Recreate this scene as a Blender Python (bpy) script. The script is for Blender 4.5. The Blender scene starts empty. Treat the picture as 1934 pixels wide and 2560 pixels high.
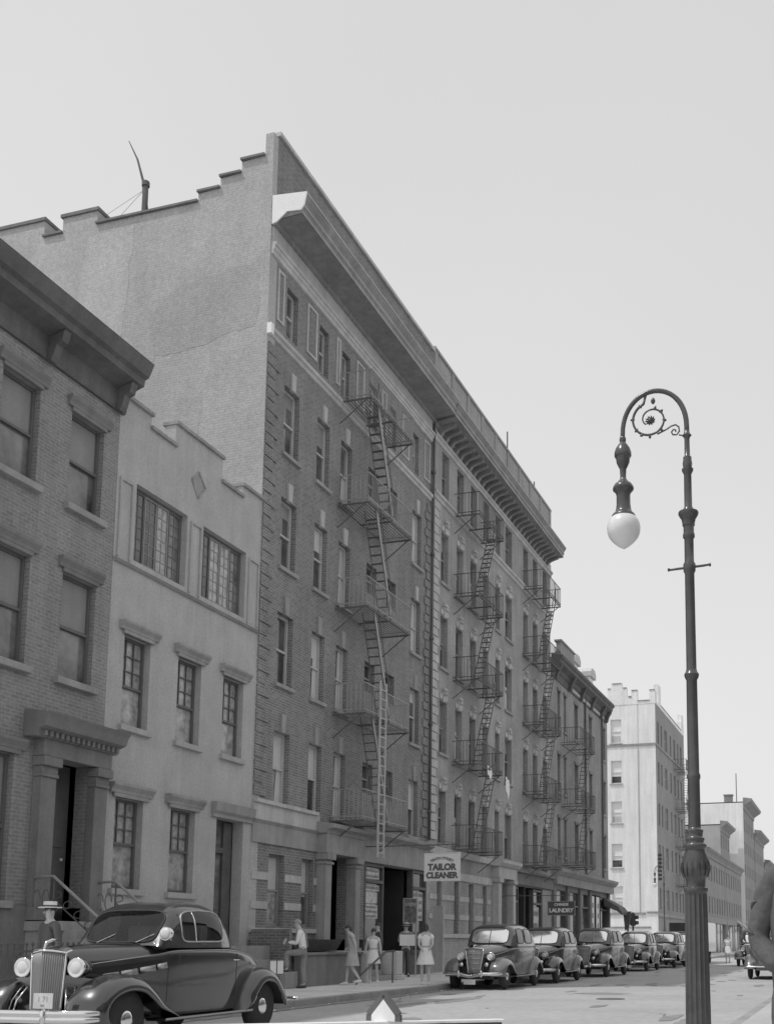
import bpy, bmesh, math, random
from mathutils import Vector, Matrix
random.seed(7)
S = bpy.context.scene
COL = S.collection
PI = math.pi

# ------------------------------------------------------------------ materials
M = {}
def new_mat(name):
    m = bpy.data.materials.new(name); m.use_nodes = True
    nt = m.node_tree; b = nt.nodes['Principled BSDF']
    return m, nt, b

def g(v):
    v = min(.88, v * 2.2 / (1 + 1.2 * v)); return (v, v, v, 1)

def wall_uv(nt):
    """real-world (along-wall, height) coordinates in metres, for walls facing X or Y"""
    ge = nt.nodes.new('ShaderNodeNewGeometry')
    sp = nt.nodes.new('ShaderNodeSeparateXYZ'); nt.links.new(ge.outputs['Position'], sp.inputs[0])
    sn = nt.nodes.new('ShaderNodeSeparateXYZ'); nt.links.new(ge.outputs['True Normal'], sn.inputs[0])
    ab = nt.nodes.new('ShaderNodeMath'); ab.operation = 'ABSOLUTE'; nt.links.new(sn.outputs['X'], ab.inputs[0])
    gt = nt.nodes.new('ShaderNodeMath'); gt.operation = 'GREATER_THAN'; nt.links.new(ab.outputs[0], gt.inputs[0]); gt.inputs[1].default_value = .6
    mx = nt.nodes.new('ShaderNodeMix'); mx.data_type = 'FLOAT'
    nt.links.new(gt.outputs[0], mx.inputs['Factor']); nt.links.new(sp.outputs['X'], mx.inputs['A']); nt.links.new(sp.outputs['Y'], mx.inputs['B'])
    cb = nt.nodes.new('ShaderNodeCombineXYZ'); nt.links.new(mx.outputs['Result'], cb.inputs[0]); nt.links.new(sp.outputs['Z'], cb.inputs[1])
    return cb.outputs[0], ge.outputs['Position']

def mulcol(nt, a, b):
    n = nt.nodes.new('ShaderNodeMix'); n.data_type = 'RGBA'; n.blend_type = 'MULTIPLY'; n.inputs['Factor'].default_value = 1
    nt.links.new(a, n.inputs['A']); nt.links.new(b, n.inputs['B']); return n.outputs['Result']

def noise_fac(nt, vec, scale, lo, hi, detail=4, rough=.6, stretch=None):
    if stretch:
        mp = nt.nodes.new('ShaderNodeMapping'); mp.inputs['Scale'].default_value = stretch
        nt.links.new(vec, mp.inputs[0]); vec = mp.outputs[0]
    n = nt.nodes.new('ShaderNodeTexNoise'); n.inputs['Scale'].default_value = scale
    n.inputs['Detail'].default_value = detail; n.inputs['Roughness'].default_value = rough
    nt.links.new(vec, n.inputs['Vector'])
    r = nt.nodes.new('ShaderNodeMapRange'); r.inputs['From Min'].default_value = .3; r.inputs['From Max'].default_value = .7
    r.inputs['To Min'].default_value = lo; r.inputs['To Max'].default_value = hi
    nt.links.new(n.outputs['Fac'], r.inputs[0])
    return r.outputs[0], n.outputs['Fac']

def mat_brick(name, c1, c2, mortar, dirt=(.8, 1.15), bw=.215, bh=.075, bump=.35, streak=.1):
    m, nt, b = new_mat(name)
    uv, pos = wall_uv(nt)
    t = nt.nodes.new('ShaderNodeTexBrick'); nt.links.new(uv, t.inputs['Vector'])
    t.inputs['Color1'].default_value = g(c1); t.inputs['Color2'].default_value = g(c2); t.inputs['Mortar'].default_value = g(mortar)
    t.inputs['Scale'].default_value = 1; t.inputs['Mortar Size'].default_value = .011
    t.inputs['Mortar Smooth'].default_value = .2; t.inputs['Brick Width'].default_value = bw; t.inputs['Row Height'].default_value = bh
    f, raw = noise_fac(nt, pos, .55, dirt[0], dirt[1], 6)
    f2, raw2 = noise_fac(nt, pos, 14, .86, 1.14, 3)
    f3, _ = noise_fac(nt, pos, 1.0, 1 - streak, 1 + streak, 4, stretch=(3, 3, .25))
    c = mulcol(nt, t.outputs['Color'], f); c = mulcol(nt, c, f2); c = mulcol(nt, c, f3)
    nt.links.new(c, b.inputs['Base Color']); b.inputs['Roughness'].default_value = .92
    bp = nt.nodes.new('ShaderNodeBump'); bp.inputs['Strength'].default_value = bump; bp.inputs['Distance'].default_value = .02
    iv = nt.nodes.new('ShaderNodeMath'); iv.operation = 'SUBTRACT'; iv.inputs[0].default_value = 1; nt.links.new(t.outputs['Fac'], iv.inputs[1])
    nt.links.new(iv.outputs[0], bp.inputs['Height']); nt.links.new(bp.outputs[0], b.inputs['Normal'])
    M[name] = m; return m

def mat_plain(name, c, rough=.85, var=.12, scale=3, streak=.0, fine=.08, bump=.15, metal=0, spec=.5, coat=0):
    m, nt, b = new_mat(name)
    ge = nt.nodes.new('ShaderNodeNewGeometry'); pos = ge.outputs['Position']
    base = nt.nodes.new('ShaderNodeRGB'); base.outputs[0].default_value = g(c)
    f, raw = noise_fac(nt, pos, scale, 1 - var, 1 + var, 5)
    col = mulcol(nt, base.outputs[0], f)
    if fine:
        f2, raw2 = noise_fac(nt, pos, scale * 14, 1 - fine, 1 + fine, 2)
        col = mulcol(nt, col, f2)
    if streak:
        f3, _ = noise_fac(nt, pos, 1.3, 1 - streak, 1 + streak, 5, stretch=(3, 3, .18)); col = mulcol(nt, col, f3)
    nt.links.new(col, b.inputs['Base Color']); b.inputs['Roughness'].default_value = rough
    b.inputs['Metallic'].default_value = metal; b.inputs['Specular IOR Level'].default_value = spec
    if coat:
        b.inputs['Coat Weight'].default_value = coat; b.inputs['Coat Roughness'].default_value = .04
    if bump:
        bp = nt.nodes.new('ShaderNodeBump'); bp.inputs['Strength'].default_value = bump; bp.inputs['Distance'].default_value = .02
        nt.links.new(raw, bp.inputs['Height']); nt.links.new(bp.outputs[0], b.inputs['Normal'])
    M[name] = m; return m

mat_brick('brick_A', .115, .145, .175, dirt=(.88, 1.1), bump=.3)
mat_brick('brick_C', .09, .13, .185, dirt=(.86, 1.12), bump=.5)
mat_brick('brick_C_dark', .085, .115, .15, bump=.4)
mat_brick('brick_D', .17, .215, .25, bump=.3)
mat_brick('brick_E', .135, .175, .2, bump=.3)
mat_brick('brick_parapet', .085, .13, .16, bump=.4)
mat_brick('party_wall', .27, .305, .285, dirt=(.88, 1.08), bump=.5, streak=.04)
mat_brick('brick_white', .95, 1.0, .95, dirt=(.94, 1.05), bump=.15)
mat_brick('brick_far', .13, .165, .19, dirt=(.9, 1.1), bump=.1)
mat_brick('brick_far_haze', .74, .8, .76, dirt=(.95, 1.05), bump=.1)  # pale base colour has the distance haze painted in
mat_plain('stucco_B', .275, .95, .1, 1.2, .07, .1, .4)
mat_plain('stucco_B_light', .25, .95, .08, 1.5, .1, .08, .3)
mat_plain('stone_dark', .11, .9, .15, 1.5, .1)
mat_plain('stone_mid', .185, .9, .14, 1.5, .12)
mat_plain('stone_light', .32, .9, .12, 1.5, .12)
mat_plain('stone_pale', .4, .9, .1, 1.5, .1)
mat_plain('cornice_dark', .065, .8, .2, 1.2, .15)
mat_plain('cornice_mid', .15, .8, .16, 1.2, .15)
mat_plain('cornice_light', .29, .8, .1, 1.2, .12)
mat_plain('end_sunlit', .75, .7, .05, 2, 0)  # light tone paints sunlight onto the cornice and belt ends
mat_plain('iron', .065, .7, .2, 3)
mat_plain('iron_light', .2, .6, .15, 3)
mat_plain('frame_light', .33, .7, .1, 4)
mat_plain('frame_white', .62, .7, .1, 4)
mat_plain('frame_mid', .16, .7, .1, 4)
mat_plain('frame_dark', .07, .6, .1, 4)
mat_plain('shade_cloth', .15, .8, .08, 2, .06)
mat_plain('shade_light', .38, .8, .08, 2, .06)
mat_plain('interior_dark', .025, .9, .1, 2)
mat_plain('roof_tar', .1, .95, .2, 1)
mat_plain('wood_dark', .06, .6, .2, 3, .1)
mat_plain('sign_white', 1.0, .6, .05, 2, .0, .03)
mat_plain('sign_ink', .07, .6, .05, 2)
mat_plain('sign_black', .045, .6, .05, 2)
mat_plain('poster', .42, .7, .35, 9, 0, .3, 0)
mat_plain('poster_dark', .13, .7, .5, 9, 0, .3, 0)

def mat_glass(name, c, rough=.08, lo=.5, hi=1.9, scale=1.6):
    m, nt, b = new_mat(name)
    ge = nt.nodes.new('ShaderNodeNewGeometry')
    base = nt.nodes.new('ShaderNodeRGB'); base.outputs[0].default_value = g(c)
    f, raw = noise_fac(nt, ge.outputs['Position'], scale, lo, hi, 3)  # reflections and curtains painted in as a mottled base colour
    nt.links.new(mulcol(nt, base.outputs[0], f), b.inputs['Base Color'])
    b.inputs['Roughness'].default_value = rough; b.inputs['Specular IOR Level'].default_value = .8
    bp = nt.nodes.new('ShaderNodeBump'); bp.inputs['Strength'].default_value = .05; bp.inputs['Distance'].default_value = .05
    nt.links.new(raw, bp.inputs['Height']); nt.links.new(bp.outputs[0], b.inputs['Normal'])
    M[name] = m
mat_glass('pane_dark', .03, .06, .4, 2.4, 1.1)
mat_glass('pane_mid', .06, .12, .4, 2.2, 1.3)
mat_glass('pane_curtain', .2, .2, .6, 1.5, 5)
mat_glass('pane_far', .3, .2, .9, 1.1)

# ------------------------------------------------------------------ mesh helpers
def wloc(o):
    v = Vector((0, 0, 0))
    while o is not None:
        v += o.location; o = o.parent
    return v

class MB:
    def __init__(s): s.v = []; s.f = []
    def add(s, vs, fs):
        n = len(s.v); s.v += [tuple(p) for p in vs]; s.f += [tuple(i + n for i in f) for f in fs]
    def box(s, x0, x1, y0, y1, z0, z1):
        s.add([(x0, y0, z0), (x1, y0, z0), (x1, y1, z0), (x0, y1, z0), (x0, y0, z1), (x1, y0, z1), (x1, y1, z1), (x0, y1, z1)],
              [(0, 3, 2, 1), (4, 5, 6, 7), (0, 1, 5, 4), (1, 2, 6, 5), (2, 3, 7, 6), (3, 0, 4, 7)])
    def quad(s, a, b, c, d): s.add([a, b, c, d], [(0, 1, 2, 3)])
    def bar(s, a, b, w, h=None, up=(0, 0, 1)):
        a = Vector(a); b = Vector(b); h = h or w; d = (b - a)
        if d.length < 1e-6: return
        d.normalize(); u = Vector(up)
        if abs(d.dot(u)) > .98: u = Vector((1, 0, 0))
        r = d.cross(u).normalized(); u = r.cross(d).normalized()
        P = []
        for q in (a, b):
            for i, j in ((-1, -1), (1, -1), (1, 1), (-1, 1)): P.append(q + r * i * w / 2 + u * j * h / 2)
        s.add(P, [(0, 1, 2, 3), (7, 6, 5, 4), (0, 4, 5, 1), (1, 5, 6, 2), (2, 6, 7, 3), (3, 7, 4, 0)])
    def tube(s, pts, r, n=8, caps=True):
        pts = [Vector(p) for p in pts]; N = len(pts); rr = r if hasattr(r, '__len__') else [r] * N
        t0 = (pts[1] - pts[0]).normalized(); ref = Vector((0, 0, 1)) if abs(t0.z) < .9 else Vector((1, 0, 0))
        u = t0.cross(ref).normalized(); V = []; F = []
        for i, p in enumerate(pts):
            t = (pts[min(i + 1, N - 1)] - pts[max(i - 1, 0)])
            t = t.normalized() if t.length > 1e-9 else t0
            u = (u - t * u.dot(t)); u = u.normalized() if u.length > 1e-6 else t.orthogonal().normalized()
            w = t.cross(u)
            for k in range(n):
                a = 2 * PI * k / n; V.append(p + (u * math.cos(a) + w * math.sin(a)) * rr[i])
        for i in range(N - 1):
            for k in range(n):
                k2 = (k + 1) % n; F.append((i * n + k, i * n + k2, (i + 1) * n + k2, (i + 1) * n + k))
        if caps: F.append(tuple(range(n - 1, -1, -1))); F.append(tuple((N - 1) * n + k for k in range(n)))
        s.add(V, F)
    def lathe(s, prof, c, n=24, axis='z', mod=None):
        """prof [(r, h)...] round axis through c"""
        V = []; F = []
        for j, (r, h) in enumerate(prof):
            for k in range(n):
                a = 2 * PI * k / n; q = r * (mod(a, j) if mod else 1)
                x, y = q * math.cos(a), q * math.sin(a)
                if axis == 'z': V.append((c[0] + x, c[1] + y, c[2] + h))
                elif axis == 'x': V.append((c[0] + h, c[1] + x, c[2] + y))
                else: V.append((c[0] + x, c[1] + h, c[2] + y))
        for j in range(len(prof) - 1):
            for k in range(n):
                k2 = (k + 1) % n; F.append((j * n + k, j * n + k2, (j + 1) * n + k2, (j + 1) * n + k))
        F.append(tuple(range(n))); F.append(tuple((len(prof) - 1) * n + k for k in range(n)))
        s.add(V, F)
    def prism_y(s, prof, y0, y1):
        """closed (x,z) polygon extruded along Y"""
        n = len(prof)
        s.add([(x, y0, z) for x, z in prof] + [(x, y1, z) for x, z in prof],
              [tuple(range(n)), tuple(range(2 * n - 1, n - 1, -1))] + [(i, i + n, (i + 1) % n + n, (i + 1) % n) for i in range(n)])
    def prism_x(s, prof, x0, x1):
        n = len(prof)
        s.add([(x0, y, z) for y, z in prof] + [(x1, y, z) for y, z in prof],
              [tuple(range(n)), tuple(range(2 * n - 1, n - 1, -1))] + [(i, i + n, (i + 1) % n + n, (i + 1) % n) for i in range(n)])
    def prism_z(s, prof, z0, z1):
        n = len(prof)
        s.add([(x, y, z0) for x, y in prof] + [(x, y, z1) for x, y in prof],
              [tuple(range(n)), tuple(range(2 * n - 1, n - 1, -1))] + [(i, i + n, (i + 1) % n + n, (i + 1) % n) for i in range(n)])
    def grid(s, P, close_u=False, close_v=False):
        nu = len(P); nv = len(P[0]); V = [p for row in P for p in row]; F = []
        for i in range(nu - (0 if close_u else 1)):
            for j in range(nv - (0 if close_v else 1)):
                i2 = (i + 1) % nu; j2 = (j + 1) % nv
                F.append((i * nv + j, i * nv + j2, i2 * nv + j2, i2 * nv + j))
        s.add(V, F)
    def build(s, name, mat, parent=None, smooth=False, bevel=0, sub=0, normals=True, autos=None):
        me = bpy.data.meshes.new(name); off = wloc(parent) if parent else Vector((0, 0, 0))
        me.from_pydata([(Vector(v) - off) for v in s.v], [], s.f); me.validate()
        if normals:
            bm = bmesh.new(); bm.from_mesh(me); bmesh.ops.remove_doubles(bm, verts=bm.verts, dist=1e-5)
            bmesh.ops.recalc_face_normals(bm, faces=bm.faces); bm.to_mesh(me); bm.free()
        if smooth or autos:
            for p in me.polygons: p.use_smooth = True
            if autos: me.set_sharp_from_angle(angle=math.radians(autos))
        o = bpy.data.objects.new(name, me); COL.objects.link(o)
        if parent: o.parent = parent
        me.materials.append(M[mat] if isinstance(mat, str) else mat)
        if bevel:
            md = o.modifiers.new('Bevel', 'BEVEL'); md.width = bevel; md.segments = 2; md.limit_method = 'ANGLE'
        if sub:
            md = o.modifiers.new('Sub', 'SUBSURF'); md.levels = sub; md.render_levels = sub
        return o

def tag(o, label=None, cat=None, group=None, kind=None):
    if label: o['label'] = label
    if cat: o['category'] = cat
    if group: o['group'] = group
    if kind: o['kind'] = kind
    return o
def thing(name, loc, label, cat, group=None, rz=0):
    o = bpy.data.objects.new(name, None); COL.objects.link(o); o.location = loc; o.rotation_euler = (0, 0, rz)
    o.empty_display_size = .3
    return tag(o, label, cat, group)
def copy_tree(o, parent=None):
    c = o.copy(); COL.objects.link(c); c.parent = parent
    for ch in list(o.children):
        copy_tree(ch, c)
    return c
def inst(proto, parent, loc, rz=0):
    c = copy_tree(proto, parent); c.location = Vector(loc) - (wloc(parent) if parent else Vector((0, 0, 0))); c.rotation_euler = (0, 0, rz); return c
def drop(o):
    for ch in list(o.children): drop(ch)
    bpy.data.objects.remove(o)

def text_bm(txt, size, weight=0.0, arc=None, spacing=1.0):
    """list of (x, z) polygons of built-in lettering, centred on x, baseline z=0"""
    cu = bpy.data.curves.new('t', 'FONT'); cu.body = txt; cu.size = size; cu.offset = weight; cu.align_x = 'CENTER'; cu.space_character = spacing
    cu.resolution_u = 4
    o = bpy.data.objects.new('t', cu); COL.objects.link(o)
    dg = bpy.context.evaluated_depsgraph_get(); me = bpy.data.meshes.new_from_object(o.evaluated_get(dg))
    vs = [(v.co.x, v.co.y) for v in me.vertices]; fs = [tuple(p.vertices) for p in me.polygons]
    bpy.data.objects.remove(o); bpy.data.curves.remove(cu); bpy.data.meshes.remove(me)
    if arc:
        R = arc; vs = [((R + z) * math.sin(x / R), (R + z) * math.cos(x / R) - R) for x, z in vs]
    return vs, fs
def text_on(mb, txt, size, cx, y, z, facing='-Y', X=None, **k):
    vs, fs = text_bm(txt, size, **k)
    if facing == '-Y': mb.add([(cx + a, y, z + b) for a, b in vs], fs)
    else: mb.add([(X, y + a, z + b) for a, b in vs], fs)

# ------------------------------------------------------------------ wall with real openings
def wall(mb, mp, u0, u1, v0, v1, holes, depth=.3, pts_u=(), pts_v=()):
    holes = [(max(h[0], u0), min(h[1], u1), max(h[2], v0), min(h[3], v1)) for h in holes]
    holes = [h for h in holes if h[1] - h[0] > .01 and h[3] - h[2] > .01]
    us = sorted(set([u0, u1] + [h[0] for h in holes] + [h[1] for h in holes])); vs = sorted(set([v0, v1] + [h[2] for h in holes] + [h[3] for h in holes]))
    us = [u for u in us if u0 <= u <= u1]; vs = [v for v in vs if v0 <= v <= v1]
    for i in range(len(us) - 1):
        for j in range(len(vs) - 1):
            cu = (us[i] + us[i + 1]) / 2; cv = (vs[j] + vs[j + 1]) / 2
            if any(h[0] < cu < h[1] and h[2] < cv < h[3] for h in holes): continue
            mb.quad(mp(us[i], vs[j], 0), mp(us[i + 1], vs[j], 0), mp(us[i + 1], vs[j + 1], 0), mp(us[i], vs[j + 1], 0))
    for a, b, c, d in [h[:4] for h in holes]:
        mb.quad(mp(a, c, 0), mp(a, c, -depth), mp(a, d, -depth), mp(a, d, 0)); mb.quad(mp(b, c, 0), mp(b, c, -depth), mp(b, d, -depth), mp(b, d, 0))
        mb.quad(mp(a, c, 0), mp(b, c, 0), mp(b, c, -depth), mp(a, c, -depth)); mb.quad(mp(a, d, 0), mp(b, d, 0), mp(b, d, -depth), mp(a, d, -depth))
def mapX(X): return lambda u, v, d: (X + d, u, v)
def mapY(Y): return lambda u, v, d: (u, Y - d, v)
def mbox(mb, mp, u0, u1, v0, v1, d0, d1):
    P = [mp(u, v, d) for d in (d0, d1) for v in (v0, v1) for u in (u0, u1)]
    mb.add(P, [(0, 1, 3, 2), (4, 6, 7, 5), (0, 4, 5, 1), (1, 5, 7, 3), (3, 7, 6, 2), (2, 6, 4, 0)])

# window prototypes, local frame: x outward from wall plane, y along wall, z up from sill
PROTO = {}
def window_proto(w, h, grid=(1, 1), frame='frame_light', pane='pane_dark', shade=None, shade_mat='shade_cloth', sill=None, lintel=None, key=None, low_grid=None, fw=.06, depth=.2, meet=.5, curtain=None):
    K = (w, h, grid, frame, pane, shade, shade_mat, sill, lintel, key, low_grid, fw, depth, meet, curtain)
    if K in PROTO: return PROTO[K]
    d0, d1 = -depth - .04, -depth + .04
    f = MB()
    f.box(d0, d1, 0, fw, 0, h); f.box(d0, d1, w - fw, w, 0, h); f.box(d0, d1, fw, w - fw, h - fw, h); f.box(d0, d1, fw, w - fw, 0, fw * 1.2)
    zm = h * meet
    f.box(-depth - .02, -depth + .05, fw, w - fw, zm - .025, zm + .03)
    def muntins(gx, gz, za, zb, dd):
        for i in range(1, gx): y = fw + (w - 2 * fw) * i / gx; f.box(dd, dd + .03, y - .011, y + .011, za, zb)
        for i in range(1, gz): z = za + (zb - za) * i / gz; f.box(dd + .002, dd + .028, fw, w - fw, z - .011, z + .011)
    muntins(grid[0], grid[1], zm + .03, h - fw, -depth - .012)
    lg = low_grid or (1, 1)
    muntins(lg[0], lg[1], fw * 1.2, zm - .025, -depth - .012)
    root = f.build('window', frame)
    p = MB(); p.box(-depth - .03, -depth - .02, fw * .5, w - fw * .5, fw * .5, h - fw * .5); p.build('pane', pane, root)
    if shade:
        q = MB(); q.quad((-depth - .016, fw, h - fw), (-depth - .016, w - fw, h - fw), (-depth - .016, w - fw, h * (1 - shade)), (-depth - .016, fw, h * (1 - shade)))
        q.build('window_shade', shade_mat, root)
    if curtain:
        q = MB()
        for a, b, c in ((fw, w * .36, 1), (w * .64, w - fw, -1)):
            P = []
            for i in range(9):
                t = i / 8; y = a + (b - a) * t
                P.append([(-depth - .014 + .004 * math.sin(i * 2.2), y + (c * -.1 * w * (1 - zz) * (t if c > 0 else t - 1)), fw + (h * curtain - fw) * zz) for zz in (0, .5, 1)])
            q.grid(P)
        q.build('curtain', 'shade_light', root, True)
    if sill:
        so, sh, sd, sm = sill; q = MB(); q.box(-.1, sd, -so, w + so, -sh, 0); q.build('sill', sm, root, bevel=.01)
    if lintel:
        lo, lh, ld, lm = lintel[:4]; q = MB()
        if len(lintel) > 4:    # moulded hood: plain slab with projecting cap
            q.box(-.05, ld * .45, -lo + .12, w + lo - .12, h, h + lh * .28)
            pr = [(-.05, h + lh * .28), (ld * .5, h + lh * .28), (ld * .6, h + lh * .5), (ld, h + lh * .8), (ld, h + lh), (-.05, h + lh)]
            q.prism_y(pr, -lo, w + lo)
        else: q.box(-.05, ld, -lo, w + lo, h, h + lh)
        q.build('lintel', lm, root, bevel=.006)
    if key:
        kw, kh, kd, km, scroll = key; q = MB(); c = w / 2
        q.add([(kd, c - kw * .38, h - .02), (kd, c + kw * .38, h - .02), (kd, c + kw / 2, h + kh), (kd, c - kw / 2, h + kh), (-.05, c - kw * .38, h - .02), (-.05, c + kw * .38, h - .02), (-.05, c + kw / 2, h + kh), (-.05, c - kw / 2, h + kh)],
              [(0, 1, 2, 3), (0, 4, 5, 1), (1, 5, 6, 2), (2, 6, 7, 3), (3, 7, 4, 0)])
        if scroll:
            q.box(-.04, kd + .06, c - kw * .62, c + kw * .62, h + kh, h + kh + .09)
            q.box(-.04, kd * .6, -.02, c - kw * .5, h + .06, h + .26); q.box(-.04, kd * .6, c + kw * .5, w + .02, h + .06, h + .26)
            q.tube([(kd + .03, c - kw * .4, h + kh * .75), (kd + .03, c + kw * .4, h + kh * .75)], .07, 8)
        q.build('keystone', km, root)
    PROTO[K] = root; return root
def window(parent, mp_face, pos, plane, **k):
    pr = window_proto(**k)
    if mp_face == 'X': return inst(pr, parent, (plane, pos[0], pos[1]))
    return inst(pr, parent, (pos[0], plane, pos[1]), -PI / 2)
# ------------------------------------------------------------------ ground, road, pavements
XF = -15.0
def kerb_x(): return -10.75
mat_plain('asphalt', .255, .93, .1, .35, 0, .1, .25)
mat_plain('pavement', .3, .92, .1, .5, 0, .08, .2)
mat_plain('kerbstone', .19, .9, .16, 1.2, 0, .1, .2)
mat_plain('earth', .22, .95, .1, .2)
def joint_mat(name, c, jx, jy):
    m, nt, b = new_mat(name)
    ge = nt.nodes.new('ShaderNodeNewGeometry')
    t = nt.nodes.new('ShaderNodeTexBrick'); nt.links.new(ge.outputs['Position'], t.inputs['Vector']); t.offset = 0
    t.inputs['Color1'].default_value = g(c); t.inputs['Color2'].default_value = g(c * .9); t.inputs['Mortar'].default_value = g(c * .45)
    t.inputs['Scale'].default_value = 1; t.inputs['Mortar Size'].default_value = .014; t.inputs['Brick Width'].default_value = jx; t.inputs['Row Height'].default_value = jy
    f, r = noise_fac(nt, ge.outputs['Position'], .8, .85, 1.15, 6); f2, r2 = noise_fac(nt, ge.outputs['Position'], 9, .88, 1.12, 4)
    nt.links.new(mulcol(nt, mulcol(nt, t.outputs['Color'], f), f2), b.inputs['Base Color']); b.inputs['Roughness'].default_value = .92
    M[name] = m
joint_mat('flagstones', .55, 1.55, 1.55)
q = MB(); q.quad((-700, -300, -.02), (700, -300, -.02), (700, 1500, -.02), (-700, 1500, -.02))
tag(q.build('ground', 'earth'), kind='structure')
q = MB(); q.quad((-10.75, -20, 0), (-1.75, -20, 0), (-1.75, 420, 0), (-10.75, 420, 0))
q.quad((-160, 71.5, -.004), (-10.75, 71.5, -.004), (-10.75, 82.5, -.004), (-160, 82.5, -.004))
# tar patches, manhole cover
tag(q.build('road', 'asphalt'), kind='structure')
mat_plain('tar_patch', .155, .9, .1, 1)
random.seed(3)
q = MB()
for cx, cy, rx, ry in ((-8.6, 23.2, .35, 1.5), (-8.9, 20.6, .25, 1.6), (-6.2, 27, .8, .5), (-4.6, 33, .5, 1.8), (-7.3, 17, .3, .7)):
    n = 18; q.add([(cx + rx * math.cos(2 * PI * i / n) * random.uniform(.6, 1.1), cy + ry * math.sin(2 * PI * i / n) * random.uniform(.7, 1.1), .005) for i in range(n)], [tuple(range(n))])
for k in range(46):
    cx, cy = random.uniform(-10.2, -2.2), random.uniform(12, 62); rx = random.uniform(.04, .22); ry = rx * random.uniform(1.5, 7); n = 12
    q.add([(cx + rx * math.cos(2 * PI * i / n) * random.uniform(.6, 1.1), cy + ry * math.sin(2 * PI * i / n) * random.uniform(.7, 1.1), .006 + k * .00004) for i in range(n)], [tuple(range(n))])
tag(q.build('road_patches', 'tar_patch'), kind='structure')
q = MB()
for k in range(16):
    x, y = random.uniform(-10, -2.5), random.uniform(13, 55); a = random.uniform(-.5, .5) + (PI / 2 if k % 3 else 0)
    for i in range(random.randint(5, 12)):
        x2 = x + .35 * math.cos(a); y2 = y + .35 * math.sin(a); w_ = .011
        if -10.7 < x2 < -1.9: q.add([(x - w_, y, .0085), (x + w_, y, .0085), (x2 + w_, y2, .0085), (x2 - w_, y2, .0085)], [(0, 1, 2, 3)])
        x, y = x2, y2; a += random.uniform(-.5, .5)
tag(q.build('road_cracks', 'stone_dark'), kind='structure')
q = MB()
for i in range(60):
    y = 12 + i; q.add([(-10.74, y, .0095), (-10.35 - .15 * random.random(), y, .0095), (-10.35 - .15 * random.random(), y + .95, .0095), (-10.74, y + .95, .0095)], [(0, 1, 2, 3)])
tag(q.build('gutter_dirt', 'tar_patch'), kind='structure')
q = MB()
q.box(-15, -10.91, -20, 71.3, -.1, .15); q.box(-160, -15, 67.75, 71.3, -.1, .15)
tag(q.build('pavement', 'flagstones'), kind='structure')
q = MB(); q.box(-15, -10.91, 82.7, 420, -.1, .15); q.box(-160, -15, 82.7, 86, -.1, .15)
tag(q.build('far_pavement', 'flagstones'), kind='structure')
q = MB(); q.box(-1.59, 9, -20, 420, -.1, .15)
tag(q.build('near_pavement', 'pavement'), kind='structure')
q = MB()
y = -20
while y < 71: q.box(-10.91, -10.75, y, min(y + 1.79, 71.3), -.1, .146 + random.uniform(-.006, .004)); y += 1.8
y = 82.7
while y < 250: q.box(-10.91, -10.75, y, y + 3.58, -.1, .147); y += 3.6
y = -20
while y < 250: q.box(-1.75, -1.59, y, y + 1.79, -.1, .147); y += 1.8
q.box(-160, -10.91, 71.3, 71.46, -.1, .148); q.box(-160, -10.91, 82.54, 82.7, -.1, .148)
tag(q.build('kerb', 'kerbstone', bevel=.015), kind='structure')

FX = mapX(XF)
def body(parent, y0, y1, z1, xb=-30, mat='brick_A', side_l=True, side_r=True, name='wall', z0=-.1, X=XF):
    """side and back walls of a building"""
    mb = MB()
    if side_l: mb.quad((X, y0, z0), (xb, y0, z0), (xb, y0, z1), (X, y0, z1))
    if side_r: mb.quad((X, y1, z0), (xb, y1, z0), (xb, y1, z1), (X, y1, z1))
    mb.quad((xb, y0, z0), (xb, y1, z0), (xb, y1, z1), (xb, y0, z1))
    return mb
def roof(parent, y0, y1, z, xb=-30, X=XF):
    r = MB(); r.box(xb, X - .02, y0 + .02, y1 - .02, z - .2, z); return r.build('roof', 'roof_tar', parent)

# ================================================================== A: brick row house on the left
A = thing('brick_house', (XF, 15.6, 0), 'dark brick row house with a bracketed cornice, columned doorway and stoop, leftmost in the row', 'house')
hA = []
cA = [(13.64, 14.62), (15.52, 16.50), (17.40, 18.40)]
for a, b in cA: hA += [(a, b, 10.13, 12.11), (a, b, 6.52, 8.69)]
hA += [(13.55, 14.55, 2.05, 4.80), (15.40, 16.40, 2.05, 4.80), (17.33, 18.46, 1.70, 4.87)]
mb = body(A, 11.2, 18.88, 13.2, mat='brick_A'); wall(mb, FX, 11.2, 18.88, 1.97, 12.8, hA)
mb.quad((XF, 11.2, 12.8), (XF, 18.88, 12.8), (XF, 18.88, 13.2), (XF, 11.2, 13.2))
mb.build('wall', 'brick_A', A)
roof(A, 11.2, 18.88, 13.3)
mb = MB(); mb.box(XF - .02, XF + .06, 11.2, 16.9, -.1, 1.97); mb.box(XF - .02, XF + .05, 16.9, 18.87, -.1, 1.7); mb.build('basement_wall', 'stone_dark', A)
for a, b in cA:
    for z0, z1 in ((10.13, 12.11), (6.52, 8.69)):
        window(A, 'X', (a, z0), XF, w=b - a, h=z1 - z0, frame='frame_dark', pane='pane_mid', shade=.47, shade_mat='shade_cloth', sill=(.1, .14, .13, 'stone_mid'), lintel=(.15, .30, .13, 'stone_dark', 1), depth=.16)
for a in (13.55, 15.40):
    window(A, 'X', (a, 2.05), XF, w=1.0, h=2.75, frame='frame_dark', pane='pane_mid', shade=.5, shade_mat='shade_cloth', lintel=(.24, .3, .13, 'stone_dark', 1), sill=(.1, .14, .12, 'stone_mid'), depth=.16)
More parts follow.
